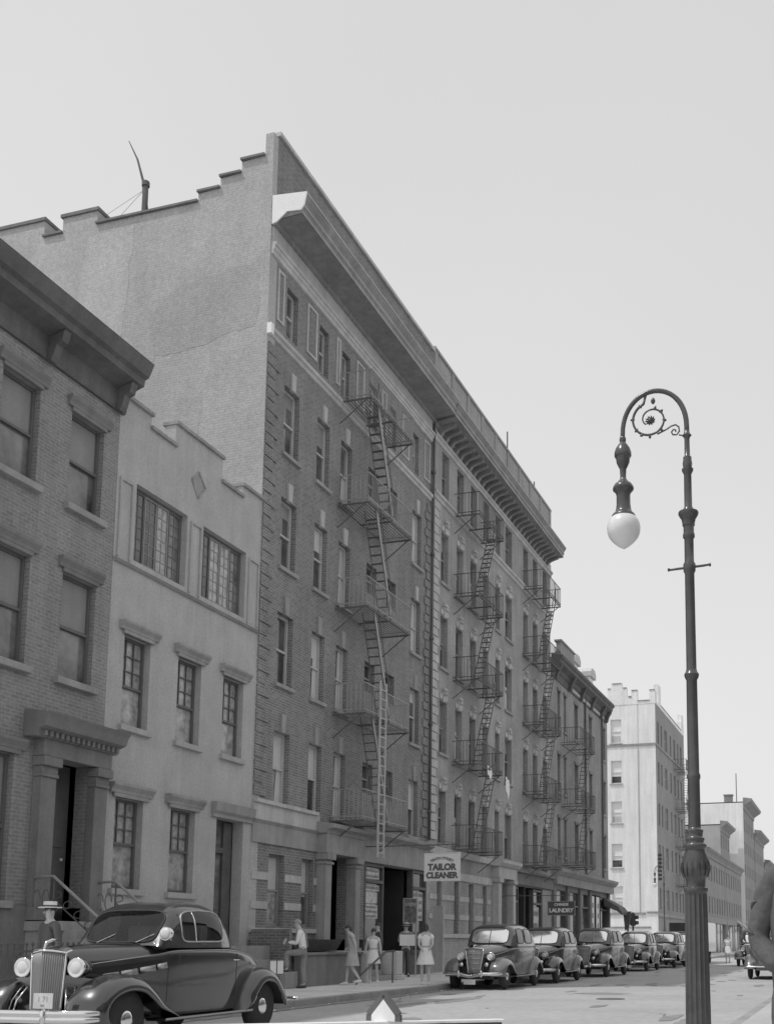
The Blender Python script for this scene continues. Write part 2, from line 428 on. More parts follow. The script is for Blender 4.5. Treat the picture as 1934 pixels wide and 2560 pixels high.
# cornice: frieze board, brackets, soffit, crown
mb = MB()
prof = [(-15.02, 12.77), (-14.93, 12.77), (-14.9, 12.85), (-14.9, 13.22), (-14.48, 13.36), (-14.46, 13.5), (-14.36, 13.55), (-14.3, 13.68), (-14.24, 13.84), (-15.02, 13.92)]
mb.prism_y(prof, 11.2, 18.95); mb.build('cornice', 'cornice_dark', A)
for y in (12.35, 14.5, 16.6, 18.7):
    mb = MB(); pr = [(-14.9, 12.75), (-14.82, 12.72), (-14.76, 12.82), (-14.7, 13.05), (-14.58, 13.1), (-14.52, 13.32), (-14.9, 13.22)]
    mb.prism_y(pr, y - .09, y + .09); mb.build('cornice_bracket', 'cornice_dark', A)
# doorway
D = MB(); D.box(XF - .5, XF - .44, 17.33, 18.46, 1.7, 4.87)
for i in range(2):
    for j in range(2): D.box(XF - .44, XF - .42, 17.45 + i * .5, 17.83 + i * .5, 2.0 + j * 1.2, 2.95 + j * 1.2)
dd = D.build('door', 'wood_dark', A)
D = MB(); D.lathe([(0.0, 0), (.035, .01), (.03, .05), (0, .06)], (XF - .44, 18.3, 2.95), 10, 'x'); D.build('door_knob', 'frame_white', dd, True)
for y0, y1 in ((16.92, 17.33), (18.46, 18.84)):
    P = MB(); P.box(XF, XF + .2, y0, y1, 1.7, 4.45); P.box(XF, XF + .25, y0 - .03, y1 + .02, 1.7, 1.95)
    P.box(XF, XF + .24, y0 - .02, y1 + .02, 4.45, 4.52); P.box(XF, XF + .22, y0 - .01, y1 + .01, 4.52, 4.66); P.box(XF, XF + .3, y0 - .05, y1 + .04, 4.66, 4.84)
    P.build('pilaster', 'stone_dark', A, bevel=.01)
P = MB(); P.box(XF - .01, XF + .26, 16.88, 18.86, 4.85, 5.18)
P.prism_y([(XF, 5.18), (XF + .3, 5.18), (XF + .34, 5.3), (XF + .5, 5.36), (XF + .56, 5.52), (XF + .62, 5.62), (XF, 5.72)], 16.6, 18.98)
y = 16.72
while y < 18.9: P.box(XF + .26, XF + .4, y, y + .08, 5.2, 5.31); y += .15
P.build('door_hood', 'stone_dark', A, bevel=.008)
# stoop with landing and steps coming down to the pavement
P = MB(); P.box(XF + .05, -14.15, 16.85, 18.86, 1.5, 1.68); P.box(XF + .05, -14.2, 16.9, 18.82, .15, 1.5)
n = 8
for i in range(n): P.box(-14.2 + i * .27, -14.2 + (i + 1) * .27, 17.0, 18.75, .15, 1.68 - (i + 1) * 1.53 / (n + 1))
P.build('stoop', 'stone_mid', A, bevel=.01)
for y in (16.93, 18.72):
    P = MB(); P.tube([(-14.85, y, 2.5), (-14.4, y, 2.52), (-12.35, y, .98), (-12.2, y, .9)], .03, 8)
    R = P.build('handrail', 'iron_light', A, True)
    P = MB(); P.tube([(-14.4, y, 2.1), (-12.4, y, .62)], .014, 6)
    for x, z in ((-14.82, 2.5), (-14.38, 2.5), (-13.4, 1.75), (-12.4, 1.0)): P.tube([(x, y, z), (x, y, max(.15, z - .85 - (.0 if x < -14.2 else .15)))], .018, 6)
    for k in range(7):
        t = k / 7; x = -14.3 + t * 1.75; z = 2.15 - t * 1.3
        P.tube([(x + .1 * math.cos(a * .7), y, z + .1 * math.sin(a * .7) * (1 - a / 14)) for a in range(10)], .01, 5)
    for k in range(2): P.tube([(-14.75 + k * .2 + .08 * math.cos(a * .7), y, 2.1 + .18 * math.sin(a * .7)) for a in range(9)], .01, 5)
    P.build('scrollwork', 'iron', R, True)

# ================================================================== B: stuccoed house with stepped parapet
B = thing('stucco_house', (XF, 21.8, 0), 'pale stuccoed row house with a stepped parapet, casement windows and a diamond panel', 'house')
Bm = [(19.39, 20.31), (21.36, 22.30), (23.27, 24.21)]
hB = [(a, b, 5.95, 7.96) for a, b in Bm] + [(19.36, 20.31, 2.42, 4.37), (21.32, 22.29, 2.42, 4.37), (23.2, 24.42, 1.2, 4.35), (19.55, 21.48, 9.68, 11.46), (22.15, 24.10, 9.68, 11.46)]
mb = body(B, 18.88, 24.78, 12.4); wall(mb, FX, 18.88, 24.78, -.1, 9.45, hB)
steps = [(18.88, 19.96, 13.24), (19.96, 20.88, 12.93), (20.88, 22.86, 13.5), (22.86, 23.82, 12.88), (23.82, 24.78, 13.2)]
wall(mb, FX, 18.88, 24.78, 9.55, 12.4, hB)
mb.box(XF - .08, XF + .03, 18.885, 24.775, 9.45, 9.55)
for a, b, z in steps:
    mb.box(XF - .3, XF, a, b, 12.4, z)
mb.build('wall', 'stucco_B', B)
for a, b, z in steps:
    c = MB(); c.box(XF - .36, XF + .07, a - .03, b + .03, z, z + .08); c.build('coping', 'stone_mid', B)
roof(B, 18.9, 24.76, 12.2)
mb = MB(); mb.box(XF + .001, XF + .05, 18.9, 24.77, 9.46, 9.54); mb.build('belt_course', 'stone_dark', B)
for a, b in ((18.97, 19.42), (21.6, 22.05), (24.22, 24.72)):
    mb = MB(); w = .045
    mb.box(XF, XF + .04, a, a + w, 9.6, 11.38); mb.box(XF, XF + .04, b - w, b, 9.6, 11.38); mb.box(XF, XF + .04, a + w, b - w, 11.33, 11.38)
    mb.build('panel_moulding', 'stucco_B_light', B)
mb = MB(); cy, cz = 21.85, 12.42
for s1, s2 in (((0, .3), (.3, 0)), ((.3, 0), (0, -.36)), ((0, -.36), (-.27, 0)), ((-.27, 0), (0, .3))):
    mb.bar((XF + .01, cy + s1[0], cz + s1[1]), (XF + .01, cy + s2[0], cz + s2[1]), .03, .05)
mb.add([(XF + .006, cy, cz + .28), (XF + .006, cy + .28, cz), (XF + .006, cy, cz - .33), (XF + .006, cy - .25, cz)], [(0, 1, 2, 3)])
mb.build('diamond_panel', 'stone_mid', B)
for a, b in Bm:
    window(B, 'X', (a, 5.95), XF, w=b - a, h=2.01, grid=(3, 3), low_grid=(1, 1), frame='frame_dark', pane='pane_curtain', sill=(.08, .13, .1, 'stucco_B_light'), lintel=(.2, .27, .16, 'stone_mid', 1), depth=.2, meet=.45)
for a, b in ((19.36, 20.31), (21.32, 22.29)):
    window(B, 'X', (a, 2.42), XF, w=b - a, h=1.95, grid=(3, 3), frame='frame_dark', pane='pane_curtain', sill=(.1, .13, .1, 'stucco_B_light'), lintel=(.24, .3, .16, 'stone_mid', 1), depth=.2)
# big casement windows: four tall leaded sashes each, one sash swung open
for wi, (a, b) in enumerate(((19.55, 21.48), (22.15, 24.10))):
    w = b - a; f = MB(); f.box(XF - .24, XF - .16, a, a + .06, 9.68, 11.46); f.box(XF - .24, XF - .16, b - .06, b, 9.68, 11.46); f.box(XF - .24, XF - .16, a + .06, b - .06, 11.4, 11.46); f.box(XF - .24, XF - .16, a + .06, b - .06, 9.68, 9.74)
    fo = f.build('window', 'frame_dark', B)
    n = 4; sw = (w - .12) / n
    for i in range(n):
        s0 = a + .06 + i * sw; sm = MB(); op = (i == 1)
        cell = [(s0 + .01, s0 + .04), (s0 + sw - .04, s0 + sw - .01)]
        for u0, u1 in cell: sm.box(XF - .2, XF - .15, u0, u1, 9.75, 11.39)
        sm.box(XF - .2, XF - .15, s0 + .04, s0 + sw - .04, 9.75, 9.79); sm.box(XF - .2, XF - .15, s0 + .04, s0 + sw - .04, 11.35, 11.39)
        sm.box(XF - .185, XF - .165, s0 + sw / 2 - .01, s0 + sw / 2 + .01, 9.79, 11.35)
        for k in range(1, 6): zz = 9.79 + (11.35 - 9.79) * k / 6; sm.box(XF - .187, XF - .163, s0 + .04, s0 + sw - .04, zz - .008, zz + .008)
        so = sm.build('sash', 'frame_mid' if i in (1, 2) else 'frame_dark', fo)
        pm = MB(); pm.box(XF - .178, XF - .174, s0 + .04, s0 + sw - .04, 9.79, 11.35); pm.build('pane', 'pane_dark' if (i == 0 or i == 1 and wi == 0) else ('pane_curtain' if i in (1, 2) else 'pane_mid'), fo)
# door with a glazed leaf and transom
d = MB(); d.box(XF - .42, XF - .36, 23.2, 24.42, 1.2, 4.35); d.box(XF - .36, XF - .3, 23.24, 23.34, 1.2, 4.3); d.box(XF - .36, XF - .3, 24.0, 24.38, 1.2, 4.3); d.box(XF - .36, XF - .28, 23.34, 24.0, 3.52, 3.66)
do = d.build('door', 'wood_dark', B)
d = MB()
for i in range(2):
    for k in range(6): d.box(XF - .358, XF - .35, 23.42 + i * .28, 23.64 + i * .28, 1.45 + k * .33, 1.72 + k * .33)
d.box(XF - .358, XF - .35, 23.42, 23.95, 3.75, 4.2); d.build('pane', 'pane_mid', do)
d = MB(); d.prism_y([(XF, 4.35), (XF + .07, 4.35), (XF + .07, 4.43), (XF + .14, 4.5), (XF + .16, 4.66), (XF + .17, 4.72), (XF, 4.72)], 22.95, 24.76); d.build('lintel', 'stone_mid', B)
d = MB(); d.box(XF + .001, XF + .7, 22.95, 24.76, .15, 1.2); d.box(XF + .7, XF + 1.0, 22.95, 24.76, .15, .85); d.box(XF + 1.0, XF + 1.3, 22.95, 24.76, .15, .5); d.build('stoop', 'stone_mid', B)

# ================================================================== C: six-storey tenement
C = thing('tenement_building', (XF, 30.9, 0), 'tall dark brick tenement with a blank pale side wall and a stepped roofline', 'apartment building')
yC0, yC1 = 24.78, 36.95
colC = [(25.80, 26.66), (27.78, 28.58), (29.35, 30.14), (35.15, 36.0)]
small = [(31.38, 32.15), (32.98, 33.75)]
topsC = [7.05, 10.40, 13.74, 17.08]
hC = []
for z in topsC:
    hC += [(a, b, z - 2.03, z) for a, b in colC] + [(a, b, z - 1.0, z) for a, b in small]
att = [(25.78, 26.42), (27.76, 28.36), (29.3, 29.86), (31.35, 31.95), (33.0, 33.55), (35.08, 35.66)]
hC += [(a, b, 18.56, 20.06) for a, b in att]
gC = [(25.74, 26.58), (27.56, 28.26)]
hC += [(a, b, 1.71, 3.65) for a, b in gC]
portal = (28.8, 30.4, 1.0, 3.85); shopL = (31.7, 33.15, .15, 3.83); shopD = (33.15, 35.6, .15, 3.83); shopR = (35.6, 37.0, .15, 3.83)
hC += [portal, (31.7, 36.94, .15, 3.83)]
mb = MB(); wall(mb, FX, yC0, yC1, 1.36, 22.0, hC, .32)
mb.build('wall', 'brick_C', C)
mb = MB(); mb.quad((XF, yC1, 0), (-30, yC1, 0), (-30, yC1, 24.2), (XF, yC1, 24.2)); mb.quad((-30, yC0, 0), (-30, yC1, 0), (-30, yC1, 22), (-30, yC0, 22)); mb.build('rear_wall', 'brick_C', C)
# party wall with stepped coping
prof = [(XF + .005, -.1), (XF + .005, 24.17), (-15.25, 24.17), (-15.25, 23.5), (-16.0, 23.46), (-16.0, 23.12), (-16.68, 23.09), (-16.68, 22.8), (-17.4, 22.76), (-17.4, 22.5), (-20.85, 22.5), (-20.85, 22.95), (-22.07, 22.95), (-22.07, 22.45), (-22.75, 22.45), (-22.75, 23.0), (-30, 23.0), (-30, -.1)]
mb = MB()
n = len(prof); P0 = [(x, yC0 - .02, z) for x, z in prof]; P1 = [(x, yC0 + .38, z) for x, z in prof]
mb.add(P0 + P1, [(i, i + n, (i + 1) % n + n, (i + 1) % n) for i in range(n)] + [tuple(range(n)), tuple(range(2 * n - 1, n - 1, -1))])
mb.build('side_wall', 'party_wall', C)
for (x0, x1, z) in ((-16.0, -15.25, 23.48), (-16.68, -16.0, 23.11), (-17.4, -16.68, 22.78), (-20.85, -17.4, 22.5), (-22.75, -22.07, 22.45)):
    c = MB(); c.box(x0 - .02, x1 - .0, yC0 - .1, yC0 + .42, z + .005, z + .07)
    if x0 < -20: c.v = [(a, b, cz) for a, b, cz in c.v]
    c.build('coping', 'stone_dark', C)
for x0, x1, z in ((-22.1, -20.83, 22.95), (-27, -22.73, 23.0)):
    c = MB(); c.box(x0, x1, yC0, yC0 + 1.5, 20, z); ch = c.build('chimney', 'party_wall', C)
    c = MB(); c.box(x0 - .04, x1 + .04, yC0 - .08, yC0 + 1.56, z, z + .1); c.build('coping', 'stone_dark', ch)
roof(C, yC0 + .4, yC1, 22.0)
# parapet above the cornice
mb = MB(); mb.box(XF - .25, XF + .02, yC0 + .25, yC1 - .02, 22.0, 24.22); pp = mb.build('parapet', 'brick_parapet', C)
mb = MB(); mb.box(XF - .32, XF + .1, yC0 + .2, yC1 - .02, 24.22, 24.34); mb.build('coping', 'stone_light', pp)
# main cornice
def crown(parent, y0, y1, zs, zt, lip, base, mname, capmat=None, dentil=None):
    mb = MB(); x = XF + .02
    h = zt - zs
    mb.prism_y([(x, base), (x + .12, base + .02), (x + .14, zs - .06), (lip - .06, zs - .02), (lip - .06, zs + h * .25), (lip - .02, zs + h * .35), (lip - .02, zs + h * .6), (lip + .06, zs + h * .8), (lip + .1, zt), (x, zt + .1)], y0, y1)
    cn_ = mb.build('cornice', mname, parent)
    for xx, za, zb in ((lip - .055, zs - .005, zs + .03), (lip - .012, zs + h * .36, zs + h * .36 + .03), (lip + .1, zt - .035, zt + .012)):
        mb = MB(); mb.box(xx - .05, xx + .008, y0 + .01, y1 - .01, za, zb); mb.build('moulding', 'cornice_light', cn_)
    return cn_
crn = crown(C, yC0 + .02, yC1 + .02, 21.53, 22.08, -14.0, 21.3, 'cornice_mid')
mb = MB(); mb.quad((XF + .15, yC0 + .05, 21.45), (-14.06, yC0 + .05, 21.5), (-14.06, yC1, 21.5), (XF + .15, yC1, 21.45)); mb.build('soffit', 'cornice_mid', crn)
mb = MB(); mb.prism_y([(XF + .03, 21.33), (XF + .16, 21.36), (XF + .5, 21.62), (-14.08, 21.58), (-13.97, 21.72), (-13.9, 22.1), (XF + .03, 22.2)], yC0 - .025, yC0 + .018); mb.build('cornice_end', 'end_sunlit', crn)  # end face whitened to paint in the sun on it
mb = MB(); mb.box(XF, XF + .06, yC0 + .05, yC1 - .1, 20.82, 21.4); mb.build('frieze', 'cornice_light', C)
mb = MB(); mb.prism_y([(XF, 20.44), (XF + .07, 20.46), (XF + .09, 20.58), (XF + .12, 20.6), (XF + .13, 20.7), (XF + .17, 20.72), (XF + .18, 20.8), (XF, 20.84)], yC0 + .02, yC1 - .1); mb.build('moulding', 'stone_light', C)
mb = MB(); mb.prism_y([(XF, 18.05), (XF + .05, 18.07), (XF + .06, 18.16), (XF + .12, 18.2), (XF + .13, 18.3), (XF, 18.34)], yC0 - .04, yC1 - .1); mb.build('belt_course', 'stone_light', C)
mb = MB(); mb.box(XF + .001, XF + .14, yC0 - .045, yC0 + .1, 18.04, 18.345); mb.build('belt_course', 'end_sunlit', C)  # belt's end capped in a pale tone, sunlight put into the colour
for a, b in ((25.23, 25.6), (26.96, 27.58), (28.87, 29.12), (30.3, 30.9), (32.3, 32.7), (34.1, 34.7), (36.15, 36.75)):
    mb = MB(); w = .07
    for u0, u1, v0, v1 in ((a, a + w, 18.72, 20.28), (b - w, b, 18.72, 20.28), (a + w, b - w, 20.21, 20.28), (a + w, b - w, 18.72, 18.79)): mb.box(XF, XF + .035, u0, u1, v0, v1)
    mb.build('panel_moulding', 'stone_light', C)
for i, (a, b) in enumerate(att):
    window(C, 'X', (a, 18.56), XF, w=round(b - a, 2), h=1.5, frame='frame_light', pane='pane_mid', depth=.2, fw=.07)
random.seed(5)
for r, z in enumerate(topsC):
    for i, (a, b) in enumerate(colC):
        sh = random.choice([None, .22, .35, .5, .5, .62]); pn = random.choice(['pane_dark', 'pane_mid', 'pane_dark']); cu = random.choice([None, None, .5, .97])
        window(C, 'X', (a, z - 2.03), XF, w=round(b - a, 2), h=2.03, frame='frame_light', pane=pn, shade=sh, shade_mat=random.choice(['shade_light', 'shade_cloth']), fw=.075, depth=.2, curtain=cu,
               sill=(.09, .11, .09, 'stone_mid') if r or i > 1 else None, key=(.26, .5 if r else .5, .06, 'stone_light' if r > 1 else 'stone_mid', False))
    for a, b in small:
        window(C, 'X', (a, z - 1.0), XF, w=round(b - a, 2), h=1.0, frame='frame_mid', pane='pane_dark', fw=.06, depth=.2)
# quoins
def quoins(parent, y0, wide, narrow, z0, z1, mname, d=.05, pitch=.335, flip=False, end=None):
    mb = MB(); z = z0; k = 0
    while z + pitch * .9 <= z1:
        w = wide if k % 2 == 0 else narrow
        a, b = (y0, y0 + w) if not flip else (y0 - w, y0)
        mb.box(XF - .01, XF + d, a, b, z, z + pitch * (.86 if k % 2 == 0 else .9)); z += pitch; k += 1
    return mb.build('quoins', mname, parent, bevel=.008)
quoins(C, yC0 + .03, .62, .4, 5.15, 18.0, 'brick_C')
quoins(C, yC1 - .12, .5, .34, 5.15, 18.0, 'brick_C', flip=True)
# ground floor stonework
mb = MB(); mb.box(XF + .001, XF + .13, yC0 + .05, 28.3, 4.95, 5.05); mb.box(XF + .001, XF + .05, yC0 + .05, 28.5, 4.5, 4.95); mb.build('ledge', 'stone_light', C)
mb = MB(); mb.box(XF + .001, XF + .05, yC0 + .03, 28.5, 3.9, 4.42); mb.prism_y([(XF, 4.42), (XF + .06, 4.42), (XF + .12, 4.5), (XF, 4.5)], yC0 + .03, 28.5); mb.build('stone_band', 'stone_mid', C)
mb = MB()
for a, b in ((yC0 + .05, 25.74), (26.58, 27.56), (28.26, 28.45)):
    for z in (2.93, 2.16): mb.box(XF + .001, XF + .03, a + .03, b - .03, z, z + .2)
mb.box(XF + .001, XF + .07, yC0 + .05, 28.45, 1.54, 1.66)
mb.build('stone_stripes', 'stone_light', C)
mb = MB(); mb.box(XF - .3, XF + .02, yC0 + .0, 28.6, -.1, 1.36); mb.build('basement_wall', 'brick_C', C)
for k, (a, b) in enumerate(gC):
    window(C, 'X', (a, 1.71), XF, w=round(b - a, 2), h=1.94, frame='frame_mid', pane='pane_mid' if k else 'pane_curtain', shade=.55, shade_mat='shade_light', fw=.07, depth=.2)
# entrance portal with pilasters and entablature
for y0, y1 in ((28.42, 28.8), (30.4, 30.75)):
    P = MB(); P.box(XF, XF + .32, y0, y1, .15, 3.75); P.box(XF, XF + .38, y0 - .04, y1 + .04, .15, 1.1); P.box(XF, XF + .37, y0 - .04, y1 + .04, 3.55, 3.62); P.box(XF, XF + .42, y0 - .07, y1 + .07, 3.68, 3.86)
    P.build('pilaster', 'stone_mid', C, bevel=.01)
P = MB(); P.box(XF, XF + .36, 28.38, 30.8, 3.87, 4.45); P.prism_y([(XF, 4.45), (XF + .38, 4.45), (XF + .42, 4.55), (XF + .6, 4.6), (XF + .62, 4.72), (XF, 4.8)], 28.3, 30.9); P.build('entablature', 'stone_mid', C, bevel=.01)
P = MB(); P.box(XF - .6, XF - .5, 28.8, 30.4, 1.0, 3.85); P.box(XF - .5, XF - .47, 28.95, 29.55, 1.15, 3.0); P.box(XF - .5, XF - .47, 29.65, 30.25, 1.15, 3.0); P.build('door', 'wood_dark', C)
P = MB(); P.box(XF - .6, XF, 28.8, 30.4, .9, 1.0)
P.box(XF, XF + .45, 28.75, 30.5, .15, .98)
for i in range(4): P.box(XF + .45 + i * .28, XF + .73 + i * .28, 28.85, 30.4, .15, .8 - i * .17)
P.build('stoop', 'stone_mid', C)
P = MB(); P.box(XF + .02, -13.35, 28.45, 28.78, .15, 1.04); P.build('stoop_side_wall', 'stone_pale', C, bevel=.02)
P = MB(); P.box(XF + .02, -13.3, 30.5, 30.95, .3, 1.02); P.box(XF + .02, -13.25, 30.46, 31.0, .15, .3); P.build('stoop_side_wall', 'stone_pale', C, bevel=.03)
# shop front
P = MB(); P.box(XF + .001, XF + .12, 30.8, 36.93, 3.85, 4.62); P.prism_y([(XF, 4.62), (XF + .14, 4.62), (XF + .34, 4.74), (XF + .36, 4.84), (XF, 4.95)], 30.9, 36.93); P.build('shop_fascia', 'stone_mid', C)
P = MB(); P.box(XF - 1.3, XF - 1.25, 33.0, 35.7, .15, 3.83); P.box(XF - 1.25, XF - 1.2, 34.0, 34.9, .15, 2.6); P.box(XF - 1.25, XF - .32, 33.15, 33.2, .15, 3.8); P.box(XF - 1.25, XF - .32, 35.55, 35.6, .15, 3.8); P.build('shop_door', 'interior_dark', C)
def shop_window(par, a, b, z0=1.0, z1=3.83, trans=3.2, pane='pane_dark'):
    f = MB(); f.box(XF - .2, XF + .02, a, a + .08, z0, z1); f.box(XF - .2, XF + .02, b - .08, b, z0, z1); f.box(XF - .2, XF + .03, a + .08, b - .08, trans, trans + .1); f.box(XF - .2, XF + .02, a + .08, b - .08, z1 - .1, z1); f.box(XF - .2, XF + .04, a, b, z0 - .1, z0)
    f.box(XF - .2, XF - .02, a, b, .15, z0 - .1)
    o = f.build('shop_window', 'wood_dark', par); p = MB(); p.box(XF - .12, XF - .1, a + .06, b - .06, z0, z1 - .06); p.build('pane', pane, o); return o
sw = shop_window(C, 31.7, 33.15)
random.seed(11)
def poster(par, y0, y1, z0, z1, m, lines=3, x=XF - .09, ink='poster_dark'):
    p = MB(); p.box(x, x + .01, y0, y1, z0, z1); o = p.build('poster', m, par)
    p = MB(); h = (z1 - z0)
    for i in range(lines):
        zz = z1 - h * (i + .75) / lines; yy = y0 + .06
        while yy < y1 - .1:
            wd = random.uniform(.03, .06); p.box(x + .011, x + .016, yy, yy + wd, zz, zz + h / lines * random.uniform(.35, .5)); yy += wd + .03
    if p.v: p.build('lettering', ink, o)
poster(sw, 31.85, 33.0, 3.34, 3.7, 'poster', 2); poster(sw, 31.8, 33.0, 2.95, 3.15, 'poster', 1); poster(sw, 31.8, 32.85, 2.55, 2.9, 'poster', 0); poster(sw, 31.8, 32.9, 2.05, 2.5, 'poster', 3)
sw = shop_window(C, 35.6, 36.9, trans=3.15)
poster(sw, 35.75, 36.8, 2.05, 3.1, 'poster', 4)
A1 = MB(); text_on(A1, 'A', .34, 36.2, 0, 2.72, facing='+X', X=XF - .07, weight=.012); A1.build('lettering', 'poster_dark', sw)
# cellar hood and low wall beside the stoop
P = MB(); P.prism_y([(XF + .03, 1.36), (-14.05, 1.36), (-14.25, 1.05), (XF + .03, 1.0)], 25.3, 28.35); P.build('cellar_hood', 'cornice_dark', C)
P = MB(); P.box(-13.72, -13.5, 24.95, 28.4, .15, .95); P.box(-13.78, -13.44, 24.9, 28.42, .95, 1.02); P.build('areaway_wall', 'stone_dark', C, bevel=.01)
P = MB(); P.box(-14.9, -13.8, 24.82, 24.95, .15, 1.62); P.build('areaway_wall', 'brick_C', C)
P = MB(); P.tube([(-12.95, 27.0, .15), (-12.9, 27.0, .35), (-12.6, 28.1, 1.02), (-12.55, 28.6, 1.04)], .028, 8); P.tube([(-12.56, 28.5, 1.03), (-12.56, 28.5, .15)], .022, 8); P.build('handrail', 'iron', C, True)

# ---------------------------------------------------------------- fire escapes (a part of their building)
def fire_escape(parent, y0, y1, floors, dirn, mat='iron', proj=1.08, drop=None, m_rail=None, big=True):
    """a balcony part on every floor, each with its railing and the stair rising from it"""
    m_rail = m_rail or mat
    x0, x1 = XF + .02, XF + proj
    for fi, z in enumerate(floors):
        fe = MB(); n = int((x1 - x0) / .105)
        for i in range(n + 1):
            x = x0 + (x1 - x0) * i / n
            if i % 2 == 0 or big: fe.box(x - .011, x + .011, y0, y1, z - .012, z + .0)
        for y in (y0, y1, (y0 + y1) / 2): fe.box(x0, x1, y - .02, y + .02, z - .055, z - .011)
        fe.box(x1 - .02, x1, y0, y1, z - .06, z + .01)
        for y in (y0, y1): fe.bar((x0, y, z - .75), (x1 - .12, y, z - .04), .03, .03)
        root = fe.build('fire_escape_balcony', mat, parent)
        r = MB(); t = z + .92
        for zz in (t, z + .1): r.bar((x0, y0, zz), (x1, y0, zz), .028); r.bar((x0, y1, zz), (x1, y1, zz), .028); r.bar((x1, y0, zz), (x1, y1, zz), .028)
        k = max(3, int((y1 - y0) / .15))
        for i in range(k + 1): y = y0 + (y1 - y0) * i / k; r.bar((x1, y, z), (x1, y, t), .016, .016)
        k = int((x1 - x0) / .14)
        for i in range(1, k): x = x0 + (x1 - x0) * i / k; r.bar((x, y0, z), (x, y0, t), .016, .016); r.bar((x, y1, z), (x, y1, t), .016, .016)
        r.bar((x1 + .01, y0 + (y1 - y0) * .62, t), (x1 + .01, y0 + (y1 - y0) * .72, z), .02)
        r.build('railing', m_rail, root)
        if fi + 1 < len(floors):
            a, b = floors[fi + 1], z; s = MB(); L = y1 - y0
            yt, yb = (y0 + L * .22, y0 + L * .62) if dirn > 0 else (y1 - L * .18, y0 + L * .25)
            xs = (x1 - .12, x1 - .5)
            for x in xs: s.bar((x, yt, a + .02), (x, yb, b + .02), .018, .07)
            n = int((a - b) / .24)
            for i in range(1, n): t = i / n; y = yb + (yt - yb) * t; zz = b + (a - b) * t; s.box(xs[1], xs[0], y - .055, y + .055, zz - .009, zz + .009)
            s.bar((x1 - .1, yt, a + .85), (x1 - .1, yb, b + .85), .022); s.bar((x1 - .1, yt, a + .85), (x1 - .12, yt, a), .02); s.bar((x1 - .1, yb, b + .85), (x1 - .12, yb, b), .02)
            so_ = s.build('stair', mat, root)
            if m_rail != mat:
                s = MB(); s.bar((x1 - .09, yt, a + .03), (x1 - .09, yb, b + .03), .035, .05); s.build('stringer', 'frame_light', so_)
        if drop and fi == 0:
            s = MB(); yl, za, zb = drop
            for dy in (0, .42): s.bar((x1 + .07, yl + dy, za), (x1 + .07, yl + dy, zb), .05, .05)
            zz = zb + .15
            while zz < za: s.bar((x1 + .07, yl, zz), (x1 + .07, yl + .42, zz), .028, .028); zz += .3
            s.build('drop_ladder', 'frame_light' if m_rail != mat else mat, root)
fC = [4.92, 8.18, 11.52, 14.85, 18.28]
fire_escape(C, 29.2, 32.55, fC, 1, mat='iron', m_rail='iron_light', drop=(30.15, 9.35, 3.85))
# downpipe at the boundary
P = MB(); P.tube([(XF + .1, yC1 - .03, 21.2), (XF + .1, yC1 - .03, 5)], .06, 8)
for z in (6, 9.3, 12.6, 15.9, 19.2): P.lathe([(.085, 0), (.085, .12)], (XF + .1, yC1 - .03, z), 10)
P.build('downpipe', 'iron', C, True)
# roof pole with wires
pole = thing('roof_mast', (-20.1, 25.9, 22.0), 'weathered wooden mast with a bent whip and slack wires on the tall tenement roof', 'mast')
P = MB(); P.tube([(-20.1, 25.9, 22.0), (-20.1, 25.9, 24.5)], [.1, .085], 8); P.tube([(-20.1, 25.9, 23.05), (-20.1, 25.9, 23.15)], .12, 8); P.tube([(-20.1, 25.9, 24.4), (-20.1, 25.9, 24.55)], .12, 8); P.build('post', 'wood_dark', pole)
P = MB(); P.tube([(-20.1, 25.9, 23.5), (-20.2, 25.9, 24.6), (-20.45, 25.9, 25.4), (-20.8, 25.9, 26.1)], [.045, .04, .03, .012], 6); P.tube([(-20.05, 25.9, 24.0), (-19.9, 25.9, 23.1), (-20.0, 25.9, 22.3)], .02, 5); P.build('whip', 'wood_dark', pole)
P = MB()
for x, z in ((-24, 23.6), (-26, 24.0)): P.tube([(-20.15, 25.9, 24.3), ((x - 20.1) / 2, 26.5, (z + 24.3) / 2 - .35), (x, 27, z)], .006, 4)
P.build('wire', 'iron', pole)

# repair patches and old flue lines on the blank side wall
mat_brick('party_patch', .235, .265, .255, dirt=(.9, 1.08), bump=.5, streak=.03); mat_brick('party_patch_light', .3, .33, .32, dirt=(.9, 1.08), bump=.5, streak=.03)
random.seed(21)
for pts, mt in (([(-15.3, 20.3), (-15.3, 18.4), (-16.3, 18.25), (-17.6, 17.9), (-18.7, 18.0), (-18.9, 19.2), (-18.1, 19.9), (-16.8, 20.1)], 'party_patch'), ([(-19.5, 22.2), (-21.2, 22.1), (-21.5, 19.5), (-21.0, 17.2), (-20.0, 17.4), (-19.7, 20.0)], 'party_patch_light'), ([(-17.0, 16.6), (-17.9, 16.5), (-17.8, 14.2), (-17.1, 14.3)], 'party_patch')):
    m = MB(); P = []
    for (a, b), (c, d) in zip(pts, pts[1:] + pts[:1]):
        for i in range(5): t = i / 5; P.append((a + (c - a) * t + random.uniform(-.07, .07), yC0 - .024, b + (d - b) * t + random.uniform(-.06, .06)))
    m.add(P, [tuple(range(len(P)))]); m.build('wall_patch', mt, C)
m = MB()
for (x0, z0, x1, z1) in ((-15.1, 13.25, -16.6, 13.15), (-16.6, 13.15, -18.2, 13.22)): m.bar((x0, yC0 - .028, z0), (x1, yC0 - .028, z1), .01, .025)
m.build('wall_crack', 'stone_dark', C)
